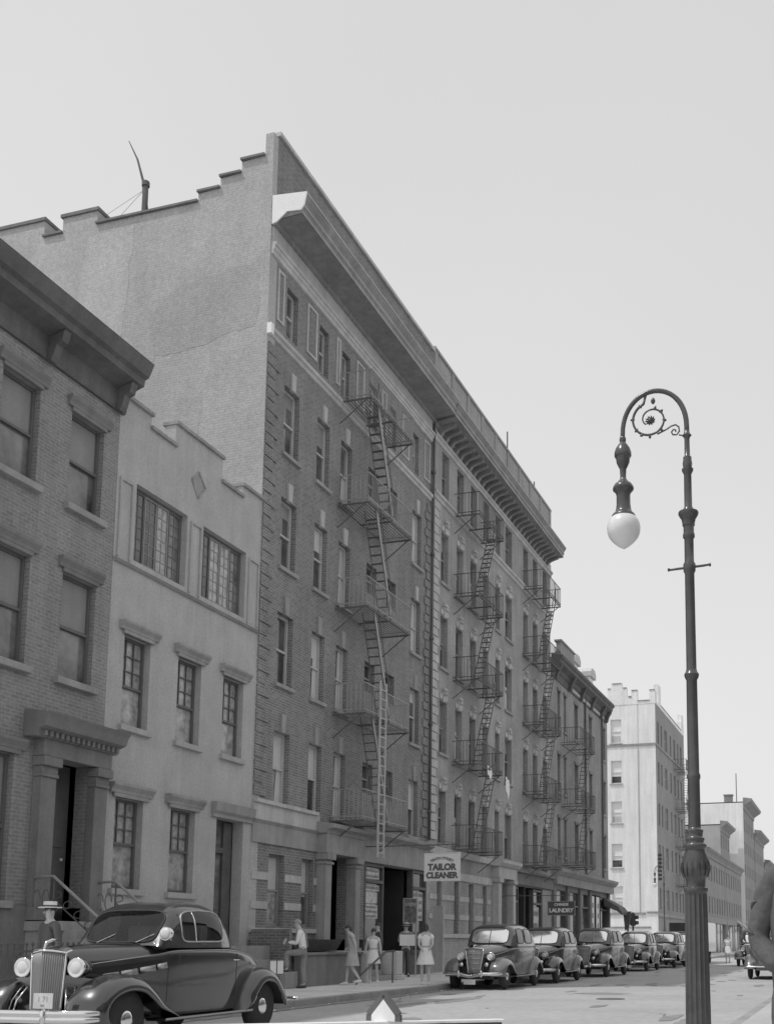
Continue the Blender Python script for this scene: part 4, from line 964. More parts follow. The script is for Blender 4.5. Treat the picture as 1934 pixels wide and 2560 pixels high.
    for x, z, a in ((-.592, 6.80, 0), (-.55, 6.67, .8), (-.4, 6.58, 1.5), (-.27, 6.64, 2.4), (-.235, 6.75, 2.8), (-.27, 6.86, 3.8), (-.34, 6.9, 1.2), (-.5, 6.94, 2.3), (-.49, 6.61, .3)):
        m.tube([(x - .02 * math.cos(a), 0, z - .02 * math.sin(a)), (x, 0, z), (x + .03 * math.cos(a), 0, z + .03 * math.sin(a))], [.006, .018, .004], 6)
    m.build('scroll_bracket', 'lamp_iron', br, True)
    m = MB()
    m.lathe([(.028, 6.62), (.036, 6.6), (.036, 6.57), (.03, 6.55), (.05, 6.52), (.078, 6.47), (.092, 6.42), (.093, 6.38), (.088, 6.365), (.078, 6.36), (.07, 6.29), (.05, 6.24), (.036, 6.21), (.032, 6.11), (.036, 6.08), (.052, 6.06), (.06, 6.04), (.09, 6.02), (.11, 5.985), (.117, 5.955), (.11, 5.94), (.085, 5.91), (.076, 5.88), (.077, 5.76), (.085, 5.69), (.095, 5.66), (.12, 5.635), (.128, 5.62), (.13, 5.58), (.12, 5.575)], (-.7, 0, 0), 32, mod=lambda a, j: 1 - (.03 * abs(math.sin(a * 9)) if 17 < j < 26 else 0))
    m.v = [(x, y, 6.62 - (6.62 - z) * .9) for x, y, z in m.v]
    hd = m.build('lamp_head', 'lamp_iron', o, autos=50)
    m = MB(); m.lathe([(.115, 5.71), (.13, 5.70), (.157, 5.668), (.175, 5.625), (.181, 5.58), (.177, 5.535), (.163, 5.49), (.14, 5.455), (.108, 5.42), (.074, 5.39), (.042, 5.367), (.018, 5.353), (.005, 5.345)], (-.7, 0, 0), 40)
    m.build('glass_globe', 'lamp_globe', hd, True)
    return o
lamp = make_lamp(); lamp.location = (-1.53, 11, .15)
lamp2 = copy_tree(lamp); lamp2.location = (-14.2, 84.2, .15); lamp2.rotation_euler = (0, 0, math.radians(15)); lamp2['label'] = 'distant crook lamp with a small white globe at the corner of the white apartment house'
for o in (lamp, lamp2): o['group'] = 'crook street lamps'

# ---------------------------------------------------------------- hanging signs
def hang_sign(name, x0, x1, z0, z1, y, label, face, border=None):
    o = thing(name, ((x0 + x1) / 2, y, z0), label, 'sign')
    m = MB(); m.box(x0, x1, y - .02, y + .02, z0, z1); m.build('board', face, o, bevel=.004)
    m = MB()
    for u0, u1, v0, v1 in ((x0 - .02, x1 + .02, z1, z1 + .03), (x0 - .02, x1 + .02, z0 - .03, z0), (x0 - .02, x0, z0, z1), (x1, x1 + .02, z0, z1)): m.box(u0, u1, y - .03, y + .03, v0, v1)
    m.build('frame', border or 'iron', o)
    m = MB(); m.bar((XF, y, z1 + .28), (x1, y, z1 + .28), .03)
    m.bar((XF, y, z1 + .95), (x1 - .1, y, z1 + .3), .012)
    for x in (x0 + .12, x1 - .12): m.bar((x, y, z1 + .02), (x, y, z1 + .28), .015)
    m.build('bracket', 'iron', o)
    return o
T = hang_sign('hanging_sign', -12.84, -11.69, 3.2, 4.03, 31.5, 'white hanging sign lettered TENTH STREET TAILOR CLEANER over the pavement', 'sign_white', 'frame_white')
m = MB(); text_on(m, 'TENTH STREET', .112, -12.265, 31.47, 3.85, arc=.72, weight=.004); text_on(m, 'TAILOR', .27, -12.265, 31.47, 3.52, weight=.016); text_on(m, 'CLEANER', .25, -12.265, 31.47, 3.27, weight=.014, spacing=.97)
m.build('lettering', 'sign_ink', T, normals=False)
Ls = hang_sign('hanging_sign', -12.62, -11.45, 2.44, 3.0, 45, 'small black hanging sign lettered CHINESE LAUNDRY in white', 'sign_black', 'frame_mid')
m = MB(); text_on(m, 'CHINESE', .16, -12.03, 44.97, 2.83, weight=.004); text_on(m, 'LAUNDRY', .245, -12.035, 44.97, 2.55, weight=.007, spacing=.92); m.build('lettering', 'sign_white', Ls, normals=False)
for o in (T, Ls): pass

# framed boards standing outside the shop
def board(name, x0, x1, y, z0, z1, label, face='poster_dark', frame='frame_light', cat='sign board'):
    o = thing(name, ((x0 + x1) / 2, y, .15), label, cat)
    m = MB(); m.box(x0, x1, y, y + .04, z0, z1); m.build('panel', face, o)
    m = MB(); w = .04
    for u0, u1, v0, v1 in ((x0 - w, x1 + w, z1, z1 + w), (x0 - w, x1 + w, z0 - w, z0), (x0 - w, x0, z0, z1), (x1, x1 + w, z0, z1)): m.box(u0, u1, y - .02, y + .05, v0, v1)
    if z0 > .4:
        m.box(x0, x0 + .04, y, y + .04, .15, z0 - w); m.box(x1 - .04, x1, y, y + .04, .15, z0 - w)
    m.build('frame', frame, o); return o
bb = board('poster_board', -14.85, -14.4, 34.6, 1.95, 2.75, 'narrow framed dark poster hanging in the shop doorway')
m = MB(); random.seed(4)
for i in range(5): m.box(-14.8 + i * .08, -14.75 + i * .08, 34.58, 34.585, 2.5 + .02 * (i % 2), 2.62 + .02 * (i % 2))
m.build('lettering', 'poster', bb)
board('leaning_board', -14.6, -14.25, 36.7, .25, 2.55, 'tall pale board leaning on the pier right of the shop doorway', face='stone_light', frame='frame_light', cat='board')

# ---------------------------------------------------------------- traffic signal
o = thing('traffic_signal', (-13.6, 68.6, .15), 'dark two-lens traffic signal with hooded lamps on a short post at the avenue corner', 'traffic light')
m = MB(); m.tube([(-13.6, 68.6, .15), (-13.6, 68.6, 2.35)], .06, 8); m.lathe([(.16, 0), (.14, .2), (.07, .35)], (-13.6, 68.6, .15), 12); m.build('post', 'sign_black', o, True)
m = MB(); m.box(-13.76, -13.44, 68.45, 68.75, 2.3, 3.05); m.lathe([(.16, 3.05), (.1, 3.14), (.02, 3.18)], (-13.6, 68.6, 0), 10); hd = m.build('housing', 'sign_black', o, bevel=.03)
for z in (2.5, 2.85):
    for s in (-1, 1):
        m = MB(); m.lathe([(.11, 0), (.12, .16 * 1), (.1, .2)], (-13.6 + (.16 if s > 0 else -.36), 68.6, z), 12, 'x'); m.build('hood', 'sign_black', hd, True)
        m = MB(); m.lathe([(0, 0), (.09, .005), (0, .02)], (-13.6 + (.3 if s > 0 else -.34), 68.6, z), 12, 'x'); m.build('lens', 'pane_mid', hd, True)

# iron railing in front of the brick house
o = thing('area_railing', (-13.2, 14.2, .15), 'black iron area railing with ball finials beside the stoop, behind the coupe', 'railing')
m = MB()
for z in (.3, 1.12): m.box(-13.22, -13.18, 12.0, 16.75, z, z + .04)
m.build('rail', 'iron', o)
m = MB(); y = 12.05
while y < 16.75:
    m.tube([(-13.2, y, .15), (-13.2, y, 1.24)], .012, 5, caps=False); m.lathe([(0, 0), (.03, .03), (.03, .05), (0, .09)], (-13.2, y, 1.22), 6)
    if int(y * 100) % 3: m.tube([(-13.2, y + .04, 1.08), (-13.2, y + .07, 1.0), (-13.2, y + .03, .96)], .008, 4, caps=False)
    y += .14
m.build('spindles', 'iron', o)

# foreground: long dark board barrier with a white top edge and a pointed white marker on it
o = thing('street_barrier', (-2.6, 4.5, 0), 'dark rough board barrier with a pale top edge along the bottom of the view', 'barrier')
e0 = Vector((-1.675, 5.12, 0)); dv = (Vector((-2.586, 4.552, 0)) - e0).normalized(); e1 = e0 + dv * 2.6
m = MB(); m.bar(e0 + Vector((0, 0, .765)), e1 + Vector((0, 0, .765)), .03, .29); m.build('board', 'sign_black', o, bevel=.003)
m = MB(); m.bar(e0 - dv * .01 + Vector((0, 0, .9175)), e1 + Vector((0, 0, .9175)), .05, .014); m.build('top_edge', 'sign_white', o, bevel=.003)
nv = Vector((-dv.y, dv.x, 0))
for t in (.3, 2.3):
    m = MB(); c = e0 + dv * t; m.bar(c + nv * .03 + Vector((0, 0, .9)), c + nv * .35, .05); m.bar(c - nv * .03 + Vector((0, 0, .9)), c - nv * .35, .05); m.build('leg', 'wood_dark', o)
mc = e0 + dv * .575
mk = thing('pointed_marker', (mc.x, mc.y, .925), 'small white house-shaped marker with a dark frame standing on the board barrier', 'marker')
mu = Vector((.985, -.17, 0)); mn = Vector((.17, .985, 0))
def mp_(u, d, z): return mc + mu * u * 1.12 + mn * d + Vector((0, 0, .925 + z))
w = .066
m = MB(); pr = [(-w, 0), (w, 0), (w, .028), (0, .108), (-w, .028)]
m.add([mp_(u, -.008, z) for u, z in pr] + [mp_(u, .008, z) for u, z in pr], [(0, 1, 2, 3, 4), (9, 8, 7, 6, 5)] + [(i, i + 5, (i + 1) % 5 + 5, (i + 1) % 5) for i in range(5)]); m.build('face', 'sign_white', mk)
m = MB()
for a, b in (((-.073, 0), (-.073, .032)), ((.073, 0), (.073, .032)), ((-.076, .03), (.0, .125)), ((.076, .03), (0, .125))): m.bar(mp_(a[0], 0, a[1]), mp_(b[0], 0, b[1]), .03, .016, up=mn)
m.build('frame', 'iron', mk)
# ================================================================== cars of the 1930s
def paint(name, c, rough=.22, coat=1, metal=0):
    m, nt, b = new_mat(name)
    ge = nt.nodes.new('ShaderNodeNewGeometry'); base = nt.nodes.new('ShaderNodeRGB'); base.outputs[0].default_value = (c, c, c, 1)
    f, raw = noise_fac(nt, ge.outputs['Position'], 3, .85, 1.2, 5); f2, _ = noise_fac(nt, ge.outputs['Position'], 60, .9, 1.12, 2)
    nt.links.new(mulcol(nt, mulcol(nt, base.outputs[0], f), f2), b.inputs['Base Color']); b.inputs['Roughness'].default_value = rough
    r, _ = noise_fac(nt, ge.outputs['Position'], 5, .02, .12, 4)
    b.inputs['Coat Weight'].default_value = coat; b.inputs['Coat IOR'].default_value = 1.8; nt.links.new(r, b.inputs['Coat Roughness']); b.inputs['Metallic'].default_value = metal; b.inputs['Specular IOR Level'].default_value = .6
    M[name] = m
paint('paint_black', .012, .3); paint('paint_dark', .05, .3); paint('paint_grey', .13, .35, .8); paint('paint_roof', .16, .5, .3)
def chrome(name, c, r):
    m, nt, b = new_mat(name); b.inputs['Base Color'].default_value = (c, c, c, 1); b.inputs['Metallic'].default_value = 1; b.inputs['Roughness'].default_value = r
    ge = nt.nodes.new('ShaderNodeNewGeometry'); f, raw = noise_fac(nt, ge.outputs['Position'], 12, r * .6, r * 1.6, 4); nt.links.new(f, b.inputs['Roughness']); M[name] = m
chrome('chrome', .82, .14); chrome('windscreen_bright', .93, .1); chrome('rim_metal', .5, .4)
mat_plain('tyre', .018, .85, .15, 8, 0, .15, .3); mat_plain('rubber', .02, .7, .1, 5)
mat_glass('car_glass', .035, .03, .3, 3.2, 2.6); mat_glass('car_glass_clear', .085, .03, .25, 2.3, 2.2); mat_plain('lens', .62, .15, .1, 8, 0, .02, .1); mat_plain('grille_mid', .17, .5, .1, 8)
mat_plain('plate', .45, .6, .1, 8)

m_, nt_, b_ = new_mat('glass_sheet'); M['glass_sheet'] = m_
tr_ = nt_.nodes.new('ShaderNodeBsdfTransparent'); tr_.inputs[0].default_value = (.8, .8, .8, 1); gl_ = nt_.nodes.new('ShaderNodeBsdfGlossy'); gl_.inputs['Roughness'].default_value = .03
lw_ = nt_.nodes.new('ShaderNodeFresnel'); lw_.inputs['IOR'].default_value = 1.7; mx_ = nt_.nodes.new('ShaderNodeMixShader'); nt_.links.new(lw_.outputs[0], mx_.inputs[0]); nt_.links.new(tr_.outputs[0], mx_.inputs[1]); nt_.links.new(gl_.outputs[0], mx_.inputs[2]); nt_.links.new(mx_.outputs[0], nt_.nodes['Material Output'].inputs['Surface'])
mat_plain('cloth_seat', .12, .9, .1, 5)
def cr(a, b, c, d, t): return .5 * ((2 * b) + (-a + c) * t + (2 * a - 5 * b + 4 * c - d) * t * t + (-a + 3 * b - 3 * c + d) * t ** 3)
class Loft:
    def __init__(s, st, sec): s.st = st; s.sec = sec
    def row(s, u):
        n = len(s.st) - 1; i = min(int(u), n - 1); t = u - i; P = s.st
        a, b, c, d = P[max(i - 1, 0)], P[i], P[i + 1], P[min(i + 2, n)]
        return [cr(a[k], b[k], c[k], d[k], t) for k in range(len(b))]
    def pt(s, u, v): return Vector(s.sec(s.row(u), v))
    def nrm(s, u, v, c):
        e = .01; n = len(s.st) - 1
        d1 = s.pt(min(u + e, n), v) - s.pt(max(u - e, 0), v); d2 = s.pt(u, v + e) - s.pt(u, v - e)
        q = d1.cross(d2)
        if q.length < 1e-9: return Vector((0, 0, 1))
        q.normalize(); return q if q.dot(s.pt(u, v) - c) > 0 else -q
    def mesh(s, mb, nu, v0, v1, nv):
        n = len(s.st) - 1
        mb.grid([[s.pt(n * i / nu, v0 + (v1 - v0) * j / nv) for j in range(nv + 1)] for i in range(nu + 1)])
def body_sec(r, v):
    """r=(y, zb, zm, zt, wb, wm, n); v 0..1 from left sill over the top to right sill"""
    y, zb, zm, zt, wb, wm, n = r
    if v < .22: t = v / .22; return (-(wb + (wm - wb) * math.sin(t * PI / 2)), y, zb + (zm - zb) * t)
    if v > .78: t = (1 - v) / .22; return ((wb + (wm - wb) * math.sin(t * PI / 2)), y, zb + (zm - zb) * t)
    a = PI * (1 - (v - .22) / .56); c, q = math.cos(a), math.sin(a)
    return (wm * math.copysign(abs(c) ** (2 / n), c), y, zm + (zt - zm) * abs(q) ** (2 / n))
def cab_sec(r, v):
    """r=(y, zb, zt, w, lean, n); sides are even in height, the roof even in width"""
    y, zb, zt, w, lean, n = r
    H1 = .86; x1 = (1 - H1 ** n) ** (1 / n)
    if v < .3: h = max(0, v / .3) * H1; x = -(1 - h ** n) ** (1 / n)
    elif v > .7: h = max(0, (1 - v) / .3) * H1; x = (1 - h ** n) ** (1 / n)
    else: x = x1 * (v - .5) / .2; h = (1 - abs(x) ** n) ** (1 / n)
    return (w * (1 - lean * h) * x, y, zb + (zt - zb) * h)
def patch(L, u0, u1, v0, v1, off, c, m=4, rings=5, n=36, shear=0):
    P = []; per = []
    for k in range(rings + 1):
        row = []
        for i in range(n):
            a = 2 * PI * i / n; ca, sa = math.cos(a), math.sin(a)
            x = math.copysign(abs(ca) ** (2 / m), ca) * k / rings; z = math.copysign(abs(sa) ** (2 / m), sa) * k / rings
            u = (u0 + u1) / 2 + (u1 - u0) / 2 * x + shear * z; v = (v0 + v1) / 2 + (v1 - v0) / 2 * z
            p = L.pt(u, v); row.append(p + L.nrm(u, v, c) * off)
        P.append(row)
    return P, P[-1]

def make_wheel(par, x, y, r=.36, cap='chrome', side=1, w=.16):
    m = MB(); s = side
    pr = []
    for i in range(17):
        a = PI * i / 16; pr.append((r * .60 + (r * .40) * math.sin(a) ** .7, -w / 2 * math.cos(a)))
    m.lathe([(q, h * s) for q, h in pr], (x, y, r), 40, 'x')
    wh = m.build('wheel', 'tyre', par, autos=60)
    m = MB(); m.lathe([(r * .64, s * w * .34), (r * .63, s * w * .44), (r * .58, s * w * .46), (r * .54, s * w * .3), (r * .42, s * w * .32), (r * .3, s * w * .26), (0.0, s * w * .26)], (x, y, r), 36, 'x'); m.build('rim', 'paint_dark', wh, autos=40)
    m = MB(); m.lathe([(r * .34, s * w * .3), (r * .33, s * w * .44), (r * .26, s * w * .56), (r * .12, s * w * .62), (0, s * w * .64)], (x, y, r), 28, 'x'); m.build('hubcap', cap, wh, autos=50)
    m = MB(); m.lathe([(r * .655, s * w * .45), (r * .64, s * w * .475), (r * .625, s * w * .45)], (x, y, r), 36, 'x'); m.build('trim_ring', 'rim_metal', wh, True)
    return wh
def fender(par, path, wc, xi, xo, side, mat, name='fender', skirt=.2):
    """sweeping wing: path [(y,z)], wc wheel centre; cross-section rolls down at the outer edge"""
    L = Loft([list(p) for p in path], None); n = (len(path) - 1) * 5; P = []
    cs = [(0, .06, 0), (.12, .012, 0), (.35, -.005, 0), (.58, .0, 0), (.78, .022, 0), (.92, .065, .0), (.99, .12, 1), (1.01, .17, 1), (.985, skirt, 1)]
    for i in range(n + 1):
        u = (len(path) - 1) * i / n; y, z = L.row(u)[:2]
        d = Vector((wc[0] - y, wc[1] - z)); d.normalize(); f = L.row(u)[2]
        row = []
        for a, dr, _ in cs: row.append((side * (xi + (xo - xi) * a), y + d.x * dr * f, z + d.y * dr * f))
        P.append(row)
    m = MB(); m.grid(P); o = m.build(name, mat, par, True)
    md = o.modifiers.new('S', 'SOLIDIFY'); md.thickness = .02; md.offset = -1
    return o
def make_car(p):
    o = thing(p['name'], (0, 0, 0), p['label'], 'car', p.get('group'))
    wb = p['wb']; pm = p['paint']; cw = Vector((0, 1.2, .7))
    B = Loft(p['body'], body_sec); m = MB(); B.mesh(m, (len(p['body']) - 1) * 6, 0, 1, 44)
    st = p['body']
    for u in (0, len(st) - 1):
        ring = [B.pt(u, j / 44) for j in range(45)]; m.add(ring, [tuple(range(45))])
    m.box(-.5, .5, .1, wb + .3, .3, .5)
    bo = m.build('body', pm, o, autos=40)
    Cb = Loft(p['cab'], cab_sec); m = MB()
    if p.get('clear'):
        nn = len(p['cab']) - 1
        wins = [p['ws'], p['rear']] + [(u0, u1, va, vb) for u0, u1, va, vb in p['sides']] + [(u0, u1, 1 - vb, 1 - va) for u0, u1, va, vb in p['sides']]
        us = sorted(set([round(nn * i / (nn * 6), 5) for i in range(nn * 6 + 1)] + [w_[0] for w_ in wins] + [w_[1] for w_ in wins])); vs = sorted(set([round(j / 44, 5) for j in range(45)] + [round(w_[2], 5) for w_ in wins] + [round(w_[3], 5) for w_ in wins]))
        for a_, b_ in zip(us, us[1:]):
            for c_, d_ in zip(vs, vs[1:]):
                mu_, mv_ = (a_ + b_) / 2, (c_ + d_) / 2
                if any(w_[0] < mu_ < w_[1] and w_[2] < mv_ < w_[3] for w_ in wins): continue
                m.quad(Cb.pt(a_, c_), Cb.pt(b_, c_), Cb.pt(b_, d_), Cb.pt(a_, d_))
        for u0, u1, va, vb in wins:    # rounded corners of the openings
            P = [[], []]
            for i in range(48):
                a_ = 2 * PI * i / 48; ca, sa = math.cos(a_), math.sin(a_); mx_ = max(abs(ca), abs(sa))
                for k_, (x_, z_) in enumerate(((ca / mx_, sa / mx_), (math.copysign(abs(ca) ** .4, ca), math.copysign(abs(sa) ** .4, sa)))): P[k_].append(Cb.pt((u0 + u1) / 2 + (u1 - u0) / 2 * x_, (va + vb) / 2 + (vb - va) / 2 * z_))
            m.grid(P, close_v=True)
    else: Cb.mesh(m, (len(p['cab']) - 1) * 6, 0, 1, 44)
    ro = m.build('cabin', p.get('roof', pm), o, autos=50)
    def glaze(u0, u1, v0, v1, name, mat, frame='rubber', mm=4, fr=.011, shear=0):
        P, per = patch(Cb, u0, u1, v0, v1, .006, Vector((0, cwy, .6)), mm, shear=shear)
        q = MB(); q.grid(P, close_v=True); w = q.build(name, mat, ro, True)
        q = MB(); q.tube(per + [per[0]], fr, 6, caps=False); q.build('frame', frame, w, True); return w
    cwy = sum(c[0] for c in p['cab']) / len(p['cab'])
    glaze(*p['ws'], 'windscreen', p.get('ws_mat', 'windscreen_bright'), mm=5)
    if 'ws_bar' in p:
        q = MB(); u0, u1, v0, v1 = p['ws']; q.tube([Cb.pt(u0 + (u1 - u0) * i / 6, .5) + Vector((0, -.012, .004)) for i in range(7)], .011, 6); q.build('pillar', pm, ro, True)
    for s in (0, 1):
        for (u0, u1, va, vb) in p['sides']:
            v0, v1 = (va, vb) if s == 0 else (1 - vb, 1 - va)
            glaze(u0, u1, v0, v1, 'side_window', p.get('side_mat', 'car_glass'), p.get('win_frame', 'rubber'), 5, .012)
    if p.get('quarter'):
        u0, u1, va, vb = p['sides'][0]; uu = u0 + (u1 - u0) * .34
        q = MB(); q.tube([Cb.pt(uu, 1 - vb + (vb - va) * i / 6) + Vector((.012, 0, 0)) for i in range(7)], .009, 6); q.build('vent_window_bar', 'chrome', ro, True)
    glaze(*p['rear'], 'rear_window', 'car_glass')
    if p.get('clear'):
        q = MB(); q.box(-.58, .58, 1.75, 1.95, 1.1, 1.52); q.build('seat', 'cloth_seat', o, bevel=.05)
        q = MB(); q.box(-.62, .62, .86, 1.0, 1.2, 1.27); q.build('dashboard', 'rubber', o, bevel=.03)
        q = MB(); q.tube([(.34 + .2 * math.cos(2 * PI * i / 24), 1.22 + .07 * math.sin(2 * PI * i / 24), 1.36 + .18 * math.sin(2 * PI * i / 24)) for i in range(25)], .012, 6, caps=False); q.bar((.34, 1.22, 1.36), (.34, .98, 1.2), .03); q.bar((.15, 1.22, 1.36), (.53, 1.22, 1.36), .014); q.build('steering_wheel', 'rubber', o, True)
    # fenders
    for s in (-1, 1):
        fender(o, p['ffender'], (0, .34), p['fi'], p['fo'], s, p.get('fpaint', pm)); fender(o, p['rfender'], (wb, .34), p['fi'] + .08, p['fo'], s, p.get('fpaint', pm))
        m = MB(); m.box(s * .6, s * (p['fo'] - .01), .62, wb - .42, .33, .365) if s > 0 else m.box(s * (p['fo'] - .01), s * .6, .62, wb - .42, .33, .365)
        m.build('running_board', p.get('fpaint', pm), o, bevel=.01)
        m = MB(); x = s * (p['fo'] - .005); m.box(min(x, x - s * .01), max(x, x - s * .01), .62, wb - .42, .345, .367); m.build('trim', 'rim_metal', o)
        for y in (0, wb): make_wheel(o, s * p['track'], y, p['wr'], p.get('cap', 'chrome'), s)
    # under-hood black mass between fenders
    m = MB(); m.box(-.5, .5, -.3, .7, .28, .62); m.build('chassis', 'rubber', o)
    # grille
    gz0, gz1, gw0, gw1, gy = p['grille']
    def gp(t, s, d=0): return Vector((s * (gw0 + (gw1 - gw0) * t) + 0, gy + (.07 if p['gstyle'] == 'v' else .13) * abs(s) - .06 * (1 - t) * (1 if p['gstyle'] == 'v' else .3) - d, gz0 + (gz1 - gz0) * t + (.03 * (1 - s * s) if t > .9 else 0)))
    m = MB(); m.grid([[gp(t / 6, s / 3) for s in range(-3, 4)] for t in range(7)]); gb = m.build('grille', p.get('gback', 'rubber'), o, True)
    md = gb.modifiers.new('S', 'SOLIDIFY'); md.thickness = .03
    m = MB(); N = p['gbars'][0]
    for i in range(1, N): s = -1 + 2 * i / N; m.tube([gp(t / 6, s, .008) for t in range(7)], p['gbars'][2], 4)
    for j in range(1, p['gbars'][1]): t = j / p['gbars'][1]; m.tube([gp(t, s / 4, .012) for s in range(-4, 5)], p['gbars'][3], 4)
    m.build('slats', p.get('gmat', 'chrome'), gb, True)
    m = MB(); m.tube([gp(t / 8, -1, .01) for t in range(9)] + [gp(1, s / 4, .01) for s in range(-4, 5)] + [gp(1 - t / 8, 1, .01) for t in range(9)], p.get('gframe', .016), 8); m.build('shell', p.get('shellmat', 'chrome'), gb, True)
    # headlights
    hx, hy, hz, hr = p['lights']
    for s in (-1, 1):
        m = MB(); m.lathe([(hr, -.02), (hr * 1.04, 0), (hr, .05), (hr * .8, .13), (hr * .45, .21), (.01, .25)], (s * hx, hy, hz), 24, 'y'); m.bar((s * hx, hy + .08, hz - hr * .8), (s * (hx - .0), hy + .14, hz - hr - .16), .05)
        h = m.build('headlight', p.get('hmat', pm), o, autos=50)
        m = MB(); m.lathe([(0, -.045), (hr * .5, -.038), (hr * .85, -.02), (hr * .93, -.005)], (s * hx, hy, hz), 24, 'y'); m.build('lens', 'lens', h, True)
        m = MB(); m.lathe([(hr * .92, -.03), (hr * 1.02, -.032), (hr * 1.05, -.012), (hr * 1.03, .004)], (s * hx, hy, hz), 24, 'y'); m.build('rim', 'chrome', h, True)
    # bumper
    for dz in p['bumper_z']:
        m = MB(); pts = []
        for i in range(25):
            s = -1 + 2 * i / 24; pts.append((s * p['bw'], p['by'] + .22 * abs(s) ** 4, dz - p['bdip'] * max(0, 1 - abs(s) * 2.2)))
        m.tube(pts, 1, 8); q = []
        # flatten tube into a bar
        V = []
        for i, pnt in enumerate(pts):
            for k in range(8):
                a = 2 * PI * k / 8; V.append((pnt[0] + (.01 * math.cos(a) * (1 if abs(pnt[0]) > p['bw'] * .97 else 0)), pnt[1] + .014 * math.cos(a), pnt[2] + p['bh'] * math.sin(a) * (.6 if i in (0, 24) else (.9 if i in (1, 23) else 1))))
        m.v = V; m.build('bumper', 'chrome', o, True)
    m = MB()
    for x in (-.32, .32): m.lathe([(.02, -.09), (.034, -.06), (.034, .06), (.02, .09)], (x, p['by'] - .005, sum(p['bumper_z']) / len(p['bumper_z'])), 10)
    for x in (-.32, .32): m.bar((x, p['by'] + .02, sum(p['bumper_z']) / 2 if len(p['bumper_z']) > 1 else p['bumper_z'][0]), (x, 0, .42), .04, .06)
    m.build('bumper_guard', 'chrome', o, True)
    m = MB(); ry = p['body'][-1][0] + .22
    m.tube([(s / 8 * p['bw'], ry - .1 * abs(s / 8) ** 3, .45) for s in range(-8, 9)], .028, 6); m.build('rear_bumper', 'chrome', o, True)
    # licence plate
    px, py, pz, pw, ph = p['plate']
    m = MB(); m.box(px - pw / 2, px + pw / 2, py, py + .008, pz, pz + ph); pl = m.build('licence_plate', 'plate', o, bevel=.003)
    if p.get('plate_text'):
        m = MB(); text_on(m, p['plate_text'], ph * .5, px, py - .003, pz + ph * .45, weight=.0); m.box(px - .03, px + .02, py - .003, py, pz + .025, pz + .045); m.build('lettering', 'grille_mid', pl, normals=False)
    # hood, cowl and door lines
    for (u, v0, v1) in p['seams_v']:
        m = MB(); m.tube([B.pt(u, v0 + (v1 - v0) * i / 10) + B.nrm(u, v0 + (v1 - v0) * i / 10, cw) * .001 for i in range(11)], .004, 4); m.build('door_seam', 'rubber', o)
        m = MB(); m.tube([B.pt(u, 1 - (v0 + (v1 - v0) * i / 10)) + B.nrm(u, 1 - (v0 + (v1 - v0) * i / 10), cw) * .001 for i in range(11)], .004, 4); m.build('door_seam', 'rubber', o)
    for s in (0, 1):
        m = MB(); v = p['belt'] if s == 0 else 1 - p['belt']; nn = len(p['body']) - 1
        m.tube([B.pt(p['belt_u'][0] + (p['belt_u'][1] - p['belt_u'][0]) * i / 24, v) + B.nrm(p['belt_u'][0] + (p['belt_u'][1] - p['belt_u'][0]) * i / 24, v, cw) * .004 for i in range(25)], .007, 6); m.build('belt_moulding', 'rim_metal', o, True)
    for s, hu in [(s, hu) for s in (0, 1) for hu in p['handles']]:
        v = .2 if s == 0 else .8; a = B.pt(hu, v); n = B.nrm(hu, v, cw); m = MB(); m.tube([a, a + n * .035, a + n * .04 + Vector((0, .11, 0))], .009, 6); m.build('door_handle', 'chrome', o, True)
    for x in (-.35,):
        m = MB(); m.lathe([(0, 0), (.04, .02), (.05, .07), (0, .09)], (x * 1.9, p['body'][-1][0] - .25, .8), 10, 'y'); m.build('tail_light', 'chrome', o, True)
    return o, B, Cb

ffend = [(-.50, .36, 1), (-.56, .50, 1), (-.50, .66, 1), (-.30, .80, 1), (0, .865, 1), (.30, .80, 1), (.52, .64, 1), (.68, .46, .8), (.86, .35, .3)]
def rfend(wb): return [(wb - .66, .345, .3), (wb - .54, .46, .9), (wb - .42, .64, 1), (wb - .22, .80, 1), (wb + .02, .865, 1), (wb + .26, .80, 1), (wb + .46, .64, 1), (wb + .58, .48, 1), (wb + .62, .36, 1)]
